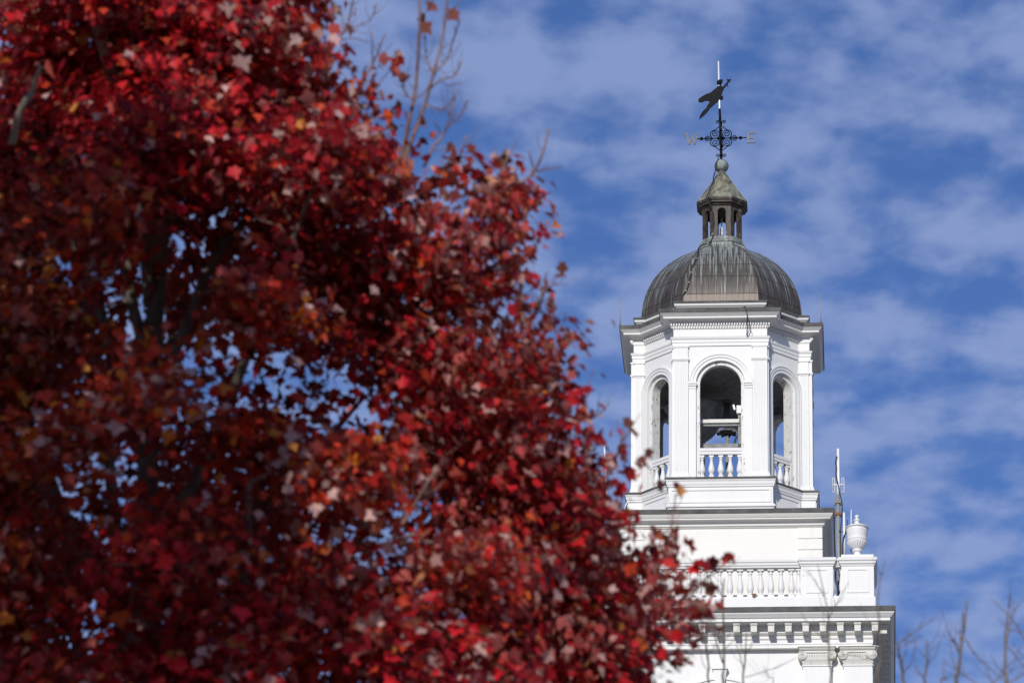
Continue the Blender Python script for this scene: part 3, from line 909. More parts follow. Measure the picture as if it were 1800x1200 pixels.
# urns
ur = thing('urn', 'white fluted urn with knob lid on the right corner pier of the balustrade', 'urn', BF-0.27, -BF+0.27, 33.986, 'urns on the corner piers')
b = MB()
b.box(-0.27, 0.27, -0.27, 0.27, -0.006, 0.05); b.loft([[(-a, -a, z), (a, -a, z), (a, a, z), (-a, a, z)] for a, z in ((0.27, 0.05), (0.14, 0.088), (0.115, 0.09))])
b.build('plinth', M['white'], ur)
b = MB()
b.lathe([(0.115, 0.085), (0.105, 0.10), (0.07, 0.115), (0.058, 0.15), (0.06, 0.185), (0.085, 0.195), (0.09, 0.21), (0.075, 0.222), (0.07, 0.235)], (0, 0, 0), 20)
b.build('stem', M['white'], ur)
b = MB()
seg = 44
rings = []
for i in range(9):      # gadrooned lower bowl
    t = i/8; r = 0.072+0.093*sin(t*pi/2*0.98)**0.85; z = 0.232+0.15*t
    rings.append([(r*(1+0.055*(k % 2)*min(1, 4*t)*min(1, 5*(1.02-t)))*cos(2*pi*k/seg), r*(1+0.055*(k % 2)*min(1, 4*t)*min(1, 5*(1.02-t)))*sin(2*pi*k/seg), z) for k in range(seg)])
b.loft(rings)
b.lathe([(0.16, 0.38), (0.174, 0.388), (0.174, 0.40), (0.162, 0.408), (0.166, 0.45), (0.172, 0.50), (0.178, 0.555), (0.180, 0.585), (0.176, 0.60)], (0, 0, 0), 32)
b.build('bowl', M['white'], ur)
b = MB()
b.lathe([(0.178, 0.60), (0.196, 0.604), (0.196, 0.618), (0.18, 0.628), (0.13, 0.655), (0.075, 0.672), (0.045, 0.69), (0.038, 0.735), (0.055, 0.742), (0.062, 0.752),
         (0.05, 0.765), (0.025, 0.772), (0.02, 0.79), (0.034, 0.80), (0.037, 0.82), (0.03, 0.838), (0.012, 0.848), (0.001, 0.85)], (0, 0, 0), 28)
b.build('lid', M['white'], ur)
for s in (-1,):
    u2 = copy_tree(ur); u2.location = b2w(-(BF-0.27), -BF+0.27, 33.986)
    u2['label'] = 'white fluted urn on the left corner pier, behind the red maple leaves'

# one maple leaf that fell between the balusters
lf = bpy.data.objects.new('fallen_leaf', None); COL.objects.link(lf)
lf.location = b2w(0.575, -BF+0.035, 33.345); lf.rotation_euler = (radians(70), 0, -B_ROT)
tag(lf, 'small orange-brown leaf lying at the foot of the front balusters', 'leaf')
b = MB()
hp = [(0, -0.04), (0.03, -0.045), (0.025, -0.01), (0.055, 0.005), (0.03, 0.015), (0.032, 0.035), (0.012, 0.03), (0, 0.06)]
b.add([(x, y, 0.02*abs(x)/0.05) for x, y in hp]+[(-x, y, 0.02*abs(x)/0.05) for x, y in hp[1:-1]], [tuple(range(8)), (7, 13, 12, 11, 10, 9, 8, 0)])
b.build('blade', M['rust'], lf)
b = MB(); b.tube([(0, -0.04, 0), (0.01, -0.08, 0.01)], 0.002, 4); b.build('stalk', M['rust'], lf)
# antennas
an = thing('antenna', 'tall mast with white whip and two folded dipole loops, beside the right urn', 'antenna', 1.985, -1.9, 33.03)
b = MB(); b.tube([(0, 0, 0), (0.0, 0, 2.32)], 0.034, 10); b.build('mast', M['steel'], an)
b = MB(); b.tube([(0, 0, 2.32), (0.012, 0, 2.50), (0.012, 0, 3.15)], [0.028, 0.026, 0.021], 10); b.build('whip', M['fibre'], an)
b = MB()
for s, x in ((-1, -0.07), (1, 0.088)):
    lp = [(x-0.018, 0, 2.385)]+[(x+0.018*cos(a), 0, 2.61+0.018*sin(a)) for a in np.linspace(pi, 0, 7)]+[(x+0.018*cos(a), 0, 2.385-0.018*sin(a)) for a in np.linspace(0, pi, 7)]
    b.tube(lp, 0.0055, 5)
b.tube([(-0.075, 0, 2.50), (0.10, 0, 2.50)], 0.016, 8)
b.build('dipole', M['fibre'], an)
for z, mt in ((2.18, 'bellgrey'), (1.97, 'rust')):
    b = MB(); b.box(-0.055, 0.055, -0.045, 0.045, z-0.022, z+0.022); b.box(-0.062, -0.04, -0.03, 0.03, z-0.05, z+0.05); b.box(0.035, 0.062, -0.03, 0.03, z-0.04, z+0.04)
    b.build('clamp', M[mt], an)
b = MB()
b.tube(spline([(0.03, -0.03, 0.1), (0.045, -0.04, 0.9), (0.04, -0.04, 1.6), (0.068, -0.03, 1.95), (0.07, -0.03, 2.15), (0.04, -0.03, 2.32), (0.004, -0.03, 2.5)], 5), 0.010, 5)
b.tube(spline([(0.004, -0.03, 2.5), (-0.025, -0.032, 2.66), (-0.02, -0.032, 2.8), (-0.03, -0.032, 2.9), (-0.008, -0.032, 3.0)], 5), 0.013, 5)
b.build('cable', M['rubber'], an)

a2 = thing('antenna', 'short white stub antenna with a black cable, just left of the right urn', 'antenna', 2.085, -1.95, 33.03)
b = MB(); b.tube([(0, 0, 0), (0, 0, 1.2)], 0.016, 8); b.build('mast', M['steel'], a2)
b = MB(); b.tube([(0, 0, 1.2), (0, 0, 1.98)], 0.019, 8); b.build('whip', M['fibre'], a2)
b = MB(); b.tube(spline([(-0.02, -0.03, 0.9), (-0.03, -0.03, 1.3), (-0.015, -0.03, 1.5), (0.03, -0.03, 1.62), (0.05, -0.02, 1.72)], 5), 0.013, 5)
b.tube([(-0.09, 0, 1.66), (0.05, 0, 1.60)], 0.008, 5); b.tube([(0.055, 0, 1.55), (0.055, 0, 1.85)], 0.006, 5); b.build('cable', M['rubber'], a2)
a3 = thing('antenna', 'thin white whip antenna rising behind the left rim of the right urn', 'antenna', 2.195, -1.6, 33.03)
b = MB(); b.tube([(0, 0, 0), (0.0, 0, 1.5)], 0.012, 6); b.build('mast', M['steel'], a3)
b = MB(); b.tube([(0, 0, 1.5), (0.012, 0, 2.16)], [0.012, 0.009], 6); b.build('whip', M['fibre'], a3)
a4 = thing('antenna', 'tall grey mast with slim white whip, left of the square stage beside the maple leaves', 'antenna', -1.905, -1.9, 33.03)
b = MB(); b.tube([(0.012, 0, 0), (0, 0, 2.15)], 0.022, 8); b.build('mast', M['steel'], a4)
b = MB(); b.tube([(0, 0, 2.15), (-0.06, 0, 3.26)], [0.018, 0.013], 8); b.build('whip', M['fibre'], a4)
b = MB(); b.tube(spline([(0.03, -0.02, 0.1), (0.0, -0.03, 0.8), (-0.03, -0.03, 1.5), (0.0, -0.03, 2.0)], 6), 0.009, 5); b.tube([(-0.05, 0, 2.02), (0.03, 0, 2.05)], 0.006, 5); b.build('cable', M['rubber'], a4)
a5 = thing('antenna', 'bent white whip at the left foot of the octagonal pedestal', 'antenna', -1.64, -1.55, 35.12)
b = MB(); b.box(-0.02, 0.02, -0.02, 0.02, -0.02, 0.04); b.build('foot', M['steel'], a5)
b = MB(); b.tube(spline([(0, 0, 0.02), (0.005, 0, 0.12), (0.03, 0, 0.22), (0.06, 0, 0.27)], 5), 0.012, 6); b.build('whip', M['fibre'], a5)
a6 = thing('antenna', 'pair of tiny white stub whips at the left edge of the square stage roof', 'antenna', -1.735, -1.55, 35.11)
b = MB(); b.box(-0.03, 0.05, -0.012, 0.012, -0.02, 0.02); b.build('foot', M['steel'], a6)
for x, h in ((0.0, 0.16), (0.035, 0.15)):
    b = MB(); b.tube([(x, 0, 0.01), (x, 0, h)], 0.008, 5); b.build('whip', M['fibre'], a6)

# things inside the belfry
bf = thing('timber_gantry', 'white topped timber beam and dark posts standing inside the belfry', 'frame', 0, 0, 35.83)
b = MB(); b.box(-0.22, 0.31, -1.245, -1.17, 1.105, 1.17); b.box(-0.36, -0.222, -1.24, -1.175, 1.107, 1.168); b.build('beam', M['ivory'], bf)
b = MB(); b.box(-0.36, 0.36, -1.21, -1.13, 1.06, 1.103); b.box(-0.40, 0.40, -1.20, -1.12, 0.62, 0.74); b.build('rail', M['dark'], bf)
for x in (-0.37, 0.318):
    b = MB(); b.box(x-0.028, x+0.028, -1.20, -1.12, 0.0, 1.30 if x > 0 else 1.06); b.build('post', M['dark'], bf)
mv = thing('carillon_drum', 'dark grey drum on a pole seen through the front belfry arch', 'machine', 0.08, -0.3, 35.83)
b = MB(); b.tube([(0, 0, 0), (0, 0, 1.25)], 0.030, 8); b.build('pole', M['dark'], mv)
b = MB(); b.lathe([(0.06, 1.245), (0.10, 1.25), (0.10, 1.275), (0.16, 1.28), (0.16, 1.30), (0.07, 1.31)], (0, 0, 0), 14, False)
for i in range(9): b.box(0.13, 0.185, -0.018, 0.018, 1.262, 1.297, RZ(i*2*pi/9)); b.build('gear', M['dark'], mv)
b = MB(); b.tube([(0, 0, 1.312), (0, 0, 1.82)], 0.055, 12); b.lathe([(0.09, 1.82), (0.09, 1.87), (0.0, 1.875)], (0, 0, 0), 12); b.build('drum', M['bellgrey'], mv)
b = MB(); b.tube([(0.13+0.10-0.10*cos(a), 0, 1.08+0.16*sin(a)) for a in np.linspace(-1.1, 1.5, 16)], 0.015, 6); b.build('cable_loop', M['rubber'], mv)
be = thing('bell', 'large dark rounded bell hanging at the left inside the belfry', 'bell', -0.49, 0.0, 37.05)
b = MB()
b.lathe([(0.46*sin(pi*i/20)+1e-4, 0.46-0.46*cos(pi*i/20)) for i in range(11)]+[(0.47, 0.52), (0.50, 0.60), (0.53, 0.62), (0.50, 0.64), (0.10, 0.66)], (0, 0, 0), 32)
b.build('bell_body', M['dark'], be)
b = MB(); b.box(-0.60, 0.60, -0.06, 0.06, 0.66, 0.78); b.build('yoke', M['dark'], be)
fd = thing('floodlight', 'small white floodlight box on the post inside the front belfry arch', 'lamp', 0.318, -1.19, 37.13)
b = MB(); b.box(-0.05, 0.025, -0.05, 0.04, -0.02, 0.12); b.build('housing', M['fibre'], fd)
b = MB(); b.box(-0.085, -0.052, -0.04, 0.02, 0.07, 0.16, Matrix.Rotation(radians(-14), 4, 'Y')); b.build('bracket', M['fibre'], fd)

# ================================================================== RED MAPLE
def cam_ray(px, py):
    c, s = cos(ROLL), sin(ROLL); du, dv = px-900, py-600
    u, v = c*du+s*dv, -s*du+c*dv
    return Vector((u, F_PX*cos(PITCH)+v*sin(PITCH), F_PX*sin(PITCH)-v*cos(PITCH)))/F_PX
def at(px, py, dist): return Vector((0, 0, CAM_Z))+cam_ray(px, py)*dist

TX, TY = -1.95, 28.3
TD = 30.4                         # distance along the lens axis to the crown's middle
maple = bpy.data.objects.new('red_maple', None); COL.objects.link(maple)
maple.location = (TX, TY, 0)
tag(maple, 'large red maple in full autumn leaf filling the left of the view', 'tree')
MO = Vector((TX, TY, 0))
# crown radius by height
ENV = [(6.6, 0.3), (7.2, 1.6), (8.0, 2.5), (9.0, 3.0), (10.2, 3.0), (11.05, 2.74), (11.4, 2.60), (12.0, 2.38), (12.45, 2.28), (13.0, 1.95), (13.4, 1.74), (13.75, 1.68),
       (13.95, 1.46), (14.15, 1.25), (14.4, 1.09), (14.95, 0.93), (15.6, 0.66), (16.3, 0.42), (17.0, 0.1)]
EZ, ER = np.array([e[0] for e in ENV]), np.array([e[1] for e in ENV])*0.955
def env_r(z): return np.interp(z, EZ, ER)

skel_pts, skel_par, skel_r = [], [], []
trunk = MB()
tp = [Vector((0, 0, 0)), Vector((0.03, 0, 1.0)), Vector((0.0, 0.04, 3.0)), Vector((0.06, 0, 5.0)), Vector((0.0, -0.05, 7.5)), Vector((0.08, 0.03, 10.0)), Vector((0.02, 0, 12.5)), Vector((0.06, 0, 14.5)), Vector((0.03, 0, 16.4))]
tpf = [Vector(p) for p in spline([tuple(p) for p in tp], 5)]
tr = [0.30*(1-min(p.z, 16.4)/16.9)**0.85+0.006 for p in tpf]; tr[0] = 0.42; tr[1] = 0.36
tr = [r*(1.0 if p.z < 9 else max(0.55, 1.0-0.22*(p.z-9))) for p, r in zip(tpf, tr)]
trunk.tube(tpf, tr, 12)
nodes = []                         # (pos, radius)
for p, r in zip(tpf, tr):
    if p.z > 5: nodes.append((p, r))
rnd = random.Random(5)
NL = 34
for i in range(NL):
    f = i/(NL-1)
    z0 = 5.0+9.8*f
    a = i*2.39996+0.5
    zt = z0+1.2+1.9*(1-f)
    rr = float(env_r(zt))*rnd.uniform(0.72, 0.9)
    if rr < 0.25: continue
    base = Vector((0, 0, z0)); tip = Vector((rr*cos(a), rr*sin(a), zt))
    mid = base.lerp(tip, 0.5)+Vector((rnd.uniform(-.15, .15), rnd.uniform(-.15, .15), rnd.uniform(0.0, 0.25)))
    pts = [Vector(p) for p in spline([tuple(base), tuple(base.lerp(mid, .55)+Vector((rnd.uniform(-.06, .06), rnd.uniform(-.06, .06), -0.05))), tuple(mid), tuple(mid.lerp(tip, .5)+Vector((rnd.uniform(-.08, .08), rnd.uniform(-.08, .08), 0.06))), tuple(tip)], 5)]
    r0 = 0.075*(1-f)+0.024
    rs = [r0*(1-0.82*k/(len(pts)-1)) for k in range(len(pts))]
    trunk.tube(pts, rs, 8)
    nodes += [(p, r) for p, r in zip(pts[4:], rs[4:])]
trunk_o = trunk.build('trunk', M['bark'], maple)

# leaf sprays: points through the crown, denser towards its outside, thinned in drifts
def vnoise(P, seed):
    """cheap smooth 3-D noise (sum of random plane waves)"""
    r = np.random.default_rng(seed); out = np.zeros(len(P))
    for _ in range(14):
        k = r.normal(size=3); k *= r.uniform(2.2, 5.0)/np.linalg.norm(k)
        out += np.sin(P @ k+r.uniform(0, 6.28))
    return out/sqrt(7.0)
NBG = 300                         # boughs: flattened masses of sprays with dark hollows between them
bz, ba = [], []
while len(bz) < NBG:
    z, a = RNG.uniform(6.9, 16.6), RNG.uniform(0, 2*pi)
    if RNG.uniform() > env_r(z)/3.15: continue
    r = env_r(z)
    if any(((z-z2)/0.42)**2+((a-a2+pi) % (2*pi)-pi)**2*(r/0.62)**2 < 0.62 for z2, a2 in zip(bz, ba)) and RNG.uniform() < 0.93: continue
    bz.append(z); ba.append(a)
AL = []
for z, a in zip(bz, ba):
    r = float(env_r(z))*RNG.uniform(0.62, 1.0)
    c = np.array([r*cos(a), r*sin(a), z])
    sz = RNG.uniform(0.75, 1.2)
    k = int(15*sz**2)
    q = RNG.normal(size=(k, 3)); q /= np.linalg.norm(q, axis=1)[:, None]; q *= RNG.uniform(0, 1, (k, 1))**0.45
    tng = np.array([-sin(a), cos(a), 0]); od = np.array([cos(a), sin(a), 0])
    AL.append(c+sz*(q[:, :1]*0.37*tng+q[:, 1:2]*0.36*(od+np.array([0, 0, -0.45]))+q[:, 2:]*np.array([0, 0, 0.13])))
NI = 1050                         # sparse inner sprays
zz, aa = RNG.uniform(7.2, 16.0, NI), RNG.uniform(0, 2*pi, NI)
rad = env_r(zz)*(0.15+0.62*RNG.uniform(0, 1, NI)**0.6)
AL.append(np.stack([rad*np.cos(aa), rad*np.sin(aa), zz], 1))
# unseen boughs added above the view, to shade the visible crown
OV = []
for i in range(92):
    c = np.array([RNG.uniform(-3.9, 0.0), RNG.uniform(-7.2, -3.0), 0])
    c[2] = CAM_Z+(TY+c[1])*0.482+RNG.uniform(0.5, 2.0)
    k = 15
    q = RNG.normal(size=(k, 3)); q /= np.linalg.norm(q, axis=1)[:, None]; q *= RNG.uniform(0, 1, (k, 1))**0.45
    OV.append(c+q*np.array([0.46, 0.46, 0.22]))
OV = np.vstack(OV)
A = np.vstack(AL)
dens = vnoise(A, 3)
# drifts of thinner leaf where the sky shows through the middle of the crown
C0 = np.array([0, 0, CAM_Z])
def near_line(P, px, py, w):
    d = np.array(cam_ray(px, py)); d /= np.linalg.norm(d)
    v = P+np.array(MO)-C0; t = v @ d
    return np.linalg.norm(v-np.outer(t, d), axis=1) < w
thin = np.zeros(len(A), bool)
for px, py, w in ((500, 640, .24), (430, 670, .26), (560, 720, .22), (300, 770, .24), (250, 800, .15), (150, 480, .17), (90, 440, .13), (640, 660, .16), (520, 930, .2), (640, 960, .16), (560, 1130, .16), (40, 760, .16), (250, 320, .13), (400, 350, .13), (1030, 995, .09), (1072, 900, .10), (330, 640, .12), (700, 700, .12), (480, 820, .12), (160, 700, .12), (330, 960, .12), (700, 880, .10), (150, 930, .12), (450, 480, .10), (930, 1030, .17), (960, 1050, .12), (250, 890, .15), (560, 530, .15), (40, 200, .10)):
    thin |= near_line(A, px, py, w*0.95)
ok = (dens > -1.3) & ~(thin & (RNG.uniform(0, 1, len(A)) < 0.80))
front = A[:, 1] < 0.6
seen = (A[:, 0] > -1.6)                      # sprays outside the frame to the left and low down are thinned
ok &= seen | (RNG.uniform(0, 1, len(A)) < 0.45)
ok &= (A[:, 2] > 10.2) | (RNG.uniform(0, 1, len(A)) < 0.5)
A = A[ok]
# stray sprays along the crown's right edge
extra = [(1140, 1010), (1165, 1030), (1175, 1075), (1200, 1000), (1218, 1055), (1238, 1085), (1160, 1100), (1110, 1060), (1130, 1180), (1110, 1150), (1190, 970), (1060, 905), (1050, 870), (1060, 1000), (1080, 1030), (1095, 1100), (890, 400), (905, 420), (885, 450), (870, 430), (900, 500), (915, 540), (880, 480), (940, 590), (1180, 925), (1150, 955), (1195, 945), (1170, 1000), (1205, 1035), (1228, 1070), (1215, 1095), (1120, 985), (1100, 1015), (1150, 1045), (1185, 1060), (1135, 1085), (1160, 975),
         (1055, 810), (1200, 1160), (1190, 1130), (905, 345), (930, 355), (880, 330), (860, 340), (900, 390), (700, 105), (660, 130), (640, 165), (650, 190),
         (985, 690), (960, 560), (970, 630), (1010, 740), (1040, 760), (830, 270), (795, 300), (745, 330), (770, 280)]
FILL = []
for fx, fy, n in ((930, 1060, 26), (980, 1120, 30), (1040, 1160, 26), (900, 980, 18), (960, 980, 16), (1010, 1060, 22), (1070, 1150, 8), (1090, 1060, 6), (1040, 960, 5), (860, 430, 8), (850, 380, 8), (890, 1150, 24), (860, 610, 14), (880, 670, 14), (850, 700, 12), (920, 740, 12), (820, 640, 10), (860, 760, 14), (900, 830, 16), (960, 870, 14), (760, 1180, 16), (1000, 900, 14), (1110, 1085, 7), (330, 760, 6)):
    for _ in range(n):
        FILL.append(tuple(at(fx+rnd.gauss(0, 48), fy+rnd.gauss(0, 40), TD+rnd.uniform(-1.1, 0.9))-MO))
A = np.vstack([A, np.array(FILL)])
EX = np.array([tuple(at(x, y, TD+rnd.uniform(-0.5, 0.3))-MO) for x, y in extra])
order = np.argsort(np.hypot(A[:, 0], A[:, 1])/env_r(A[:, 2]))
A = A[order]
# twigs: every spray hangs on a thin branch grown from the nearest wood
NP = np.array([tuple(p) for p, r in nodes]); NRr = [r for p, r in nodes]
tw = MB()
clusters = []
for x, y, z in ((-0.6, -4.4, 15.2), (-2.2, -5.8, 14.6), (-1.6, -3.0, 16.0)):  # limbs added to carry the unseen shading boughs
    pts = [Vector(p) for p in spline([(0.05, 0, 13.6), (x*0.2, y*0.2, 14.9), (x*0.6, y*0.6, max(z, 15.3)), (x, y, z)], 6)]
    rs = [0.05*(1-0.85*i/(len(pts)-1)) for i in range(len(pts))]
    tw.tube(pts, rs, 7)
    NP = np.vstack([NP]+[np.array(tuple(p))[None] for p in pts[6:]]); NRr.extend(rs[6:])
def grow(t, leafy=1.0):
    global NP
    d = np.linalg.norm(NP-t+np.array([0, 0, 0.12]), axis=1); j = int(np.argmin(d))
    b = Vector(NP[j]); e = Vector(t); ln = (e-b).length
    if ln < 0.02: return
    m1 = b.lerp(e, 0.5)+Vector((rnd.gauss(0, .05), rnd.gauss(0, .05), -0.04*ln+rnd.gauss(0, .04)))
    r0 = min(NRr[j]*0.7, 0.010+0.010*ln)
    tw.tube([b, b.lerp(m1, 0.5)+Vector((rnd.gauss(0, .02), rnd.gauss(0, .02), rnd.gauss(0, .02))), m1, m1.lerp(e, 0.5)+Vector((rnd.gauss(0, .02), rnd.gauss(0, .02), rnd.gauss(0, .02))), e], [r0*1.3, r0*1.15, r0*0.9, max(r0*0.6, .0032), 0.0022], 4)
    new = [m1, e]
    NP = np.vstack([NP]+[np.array(tuple(p))[None] for p in new]); NRr.extend([r0*0.65, max(r0*0.4, 0.003)])
    clusters.append((b, m1, e, leafy))
for t in A: grow(t)
for t in OV[np.argsort(np.hypot(OV[:, 0], OV[:, 1]))]: grow(t)
n_main = len(clusters)
for t in EX: grow(t, 0.55)
tw.build('branchlet', M['twig'], maple)

# bare upright shoots standing out of the crown, some with a last leaf or two
shoots = [
 [((690, 330, 4.2), (703, 290, 3.8), (715, 235, 3.4), (728, 175, 3.0), (733, 120, 2.6), (738, 50, 2.2), (737, -10, 1.9))],
 [((700, 330, 4.0), (715, 275, 3.6), (740, 200, 3.0), (757, 150, 2.4), (770, 100, 2.0), (780, 50, 1.8), (788, -8, 1.5)),
  ((764, 133, 1.6), (775, 118, 1.4), (790, 90, 1.2), (808, 40, 1.0)), ((764, 136, 1.6), (755, 118, 1.3), (748, 90, 1.1), (748, 65, .9)),
  ((757, 155, 1.5), (780, 142, 1.3), (800, 128, 1.1), (812, 110, .9)), ((745, 190, 1.4), (765, 192, 1.2), (785, 188, 1.0), (797, 178, .8))],
 [((728, 178, 1.6), (712, 160, 1.4), (703, 130, 1.2), (697, 105, 1.0)), ((728, 178, 1.3), (745, 160, 1.1), (757, 148, 1.0))],
 [((745, 295, 2.4), (765, 255, 2.0), (782, 228, 1.7), (795, 195, 1.4), (803, 155, 1.1)), ((782, 228, 1.3), (800, 215, 1.1), (815, 190, .9), (821, 178, .8)), ((780, 232, 1.2), (770, 225, 1.0), (758, 215, .8))],
 [((765, 320, 1.8), (785, 290, 1.5), (808, 275, 1.2), (820, 240, 1.0)), ((800, 283, 1.0), (815, 286, .9), (827, 283, .8))],
 [((595, 75, 2.0), (610, 45, 1.7), (618, 10, 1.4), (628, -15, 1.1)), ((600, 62, 1.2), (625, 50, 1.0), (650, 32, .9), (663, 8, .8)), ((600, 70, 1.1), (630, 72, .9), (650, 70, .7))],
 [((640, 140, 1.6), (655, 110, 1.4), (668, 85, 1.2), (678, 60, 1.0)), ((655, 110, 1.1), (655, 80, .9), (653, 55, .8))],
 [((875, 360, 3.0), (890, 335, 2.6), (915, 320, 2.2), (940, 298, 2.0), (955, 270, 1.7), (965, 222, 1.4)), ((943, 297, 1.4), (935, 285, 1.2), (929, 268, 1.0)), ((945, 300, 1.3), (970, 300, 1.1), (988, 291, .9)),
  ((900, 330, 1.4), (925, 340, 1.1), (940, 325, .9))],
 [((868, 350, 2.2), (880, 320, 1.8), (888, 290, 1.5), (893, 268, 1.2)), ((880, 320, 1.2), (900, 308, 1.0), (912, 295, .8))],
 [((935, 560, 2.2), (945, 540, 1.9), (955, 520, 1.7), (968, 505, 1.4), (978, 485, 1.2)), ((940, 545, 1.6), (950, 520, 1.4), (958, 495, 1.2), (960, 482, 1.0)), ((955, 572, 1.3), (968, 565, 1.1), (976, 545, 1.0), (975, 535, .9))],
 [((880, 520, 1.8), (905, 500, 1.5), (915, 475, 1.2), (921, 450, 1.0)), ((890, 530, 1.2), (920, 520, 1.0), (935, 505, .8))],
 [((960, 700, 1.9), (978, 680, 1.6), (995, 668, 1.3), (1012, 655, 1.0)), ((975, 683, 1.2), (980, 660, 1.0), (980, 645, .8))],
 [((1000, 760, 2.2), (1010, 735, 1.9), (1020, 705, 1.5), (1028, 672, 1.1)), ((1010, 732, 1.4), (1035, 728, 1.2), (1060, 722, 1.0), (1071, 710, .8))],
 [((1075, 815, 2.2), (1086, 795, 1.9), (1095, 775, 1.6), (1108, 750, 1.2)), ((1088, 793, 1.2), (1100, 787, 1.0), (1110, 785, .8))],
 [((1178, 945, 1.6), (1182, 915, 1.4), (1185, 890, 1.2), (1188, 868, 1.0))],
 [((1215, 1045, 1.8), (1235, 1025, 1.5), (1255, 1005, 1.2), (1270, 992, 1.0))],
 [((560, 1015, 6.5), (600, 985, 5.5), (640, 965, 4.8), (690, 950, 4.0), (730, 940, 3.2)), ((690, 950, 3.2), (715, 905, 2.8), (740, 870, 2.4), (765, 830, 1.8)), ((700, 955, 2.6), (745, 955, 2.2), (790, 953, 1.6))],
 [((630, 930, 3.0), (650, 912, 2.6), (680, 900, 2.2)), ((640, 930, 2.6), (652, 900, 2.2), (660, 875, 1.8))],
 [((20, 250, 5.5), (30, 215, 5.5), (44, 180, 5.0), (58, 150, 4.0), (72, 120, 3.0))],
]
PXM = TD/F_PX
for grp in shoots:
    b = MB()
    for line in grp:
        ds = TD-1.9 if grp in (shoots[-1], shoots[-2], shoots[-3]) else TD
        pts = [at(x, y, ds)-MO for x, y, w in line]
        ps = spline([tuple(p) for p in pts], 3)
        ws = []
        for i in range(len(ps)):
            t = i/(len(ps)-1)*(len(line)-1); k = min(int(t), len(line)-2); ws.append((line[k][2]*(1-(t-k))+line[k+1][2]*(t-k))*PXM*1.15)
        b.tube([(p[0], p[1]+0.03*sin(i*0.8+line[0][0]), p[2]) for i, p in enumerate(ps)], ws, 6)
        pw_ = [(p[0], p[1]+0.03*sin(i*0.8+line[0][0]), p[2]) for i, p in enumerate(ps)]
        if len(ps) > 8 and grp not in (shoots[-1],): side_twigs(b, pw_, ws, 5, 0.16)
        if len(line) > 3:
            for i in range(2, len(ps)-1, 2):      # buds
                q = Vector(ps[i]); s = rnd.choice((-1, 1))
                q.y += 0.03*sin(i*0.8+line[0][0])
                b.tube([q, q+Vector((s*0.014, 0, 0.022))], [0.004, 0.002], 4)
    b.build('branch', M['twig'] if grp is not shoots[-1] else M['bare'], maple)

# ---- leaves: one mesh of folded, lobed maple leaves
half = np.array([(0.0, 0.0), (0.13, -0.07), (0.30, -0.02), (0.25, 0.12), (0.52, 0.34), (0.35, 0.40), (0.39, 0.55), (0.19, 0.52), (0.15, 0.66), (0.0, 0.98)])
tmpl = np.vstack([half, half[1:-1]*np.array([-1, 1])])
TV = np.zeros((len(tmpl), 3)); TV[:, :2] = tmpl
TV[:, 1] -= 0.4
f_r = list(range(10)); f_l = [9]+[17-k for k in range(8)]+[0]
pos, nrm, axd, siz, tint = [], [], [], [], []
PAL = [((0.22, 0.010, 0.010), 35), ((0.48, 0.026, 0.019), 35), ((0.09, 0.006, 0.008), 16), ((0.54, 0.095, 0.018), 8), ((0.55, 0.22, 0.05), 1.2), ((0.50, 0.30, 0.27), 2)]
pw = np.array([p[1] for p in PAL], float); pw /= pw.sum(); PC = np.array([p[0] for p in PAL])
SPN, LIT_PINK = np.array([0.3, -0.7, 0.5]), 0.0
CLT = np.ones(3)                  # every spray has its own cast, from crimson to orange
def add_leaf(p, out, s, hue=None):
    n = Vector((SPN[0]+RNG.normal(0, .42), SPN[1]+RNG.normal(0, .42), SPN[2]+RNG.normal(0, .42)))
    if n.length < 0.1: n = Vector((0, -1, 0.2))
    n.normalize()
    ax = Vector((out.x*0.5+RNG.normal(0, .55), out.y*0.5+RNG.normal(0, .55), -0.65+RNG.normal(0, .5)))
    ax = ax-n*ax.dot(n)
    if ax.length < 0.05: return
    ax.normalize()
    pos.append(tuple(p)); nrm.append(tuple(n)); axd.append(tuple(ax)); siz.append(s)
    c = PC[RNG.choice(len(PC), p=pw)] if hue is None else np.array(hue)
    if hue is None and RNG.uniform() < LIT_PINK: c = np.array([0.50, 0.31, 0.285])
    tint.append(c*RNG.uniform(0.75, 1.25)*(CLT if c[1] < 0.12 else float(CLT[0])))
HUE = vnoise(np.array([tuple(c[2]) for c in clusters])*0.55, 21)     # the colour turns bough by bough
for ci, (b, m1, e, lf) in enumerate(clusters):
    out = Vector((e.x, e.y, 0))
    out = out.normalized() if out.length > 0.01 else Vector((0, -1, 0))
    vis = (e.x > -2.2 and e.z > 9.4)
    n = int((48 if vis else 20)*lf*RNG.uniform(0.5, 1.35))
    if ci >= n_main: n = RNG.integers(7, 15)
    hn = HUE[ci]
    CLT = np.array([1.0, 1.0+max(-0.4, 0.5*hn+RNG.normal(0.0, 0.25)), 1.0-0.2*max(-1, min(1, hn))])*RNG.uniform(0.8, 1.2)
    # leaves of one spray hang alike; sunlit highlight painted as pale pink leaves, mostly on outer right sprays
    SPN = np.array([out.x*0.6, out.y*0.6, 0.45])+RNG.normal(0, .45, 3)
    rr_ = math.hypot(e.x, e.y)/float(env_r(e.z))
    LIT_PINK = 0.17*max(0.0, min(1.0, (rr_-0.72)/0.2))*(1.0 if e.x > 0.2 else 0.35)*RNG.uniform(0.2, 1.6)
    sp = 0.115 if ci < n_main else 0.06
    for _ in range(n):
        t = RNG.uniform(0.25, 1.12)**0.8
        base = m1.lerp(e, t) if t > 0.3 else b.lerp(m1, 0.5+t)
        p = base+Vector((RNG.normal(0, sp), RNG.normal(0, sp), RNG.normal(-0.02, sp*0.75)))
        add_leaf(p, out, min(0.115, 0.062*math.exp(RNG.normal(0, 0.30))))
CLT = np.ones(3)
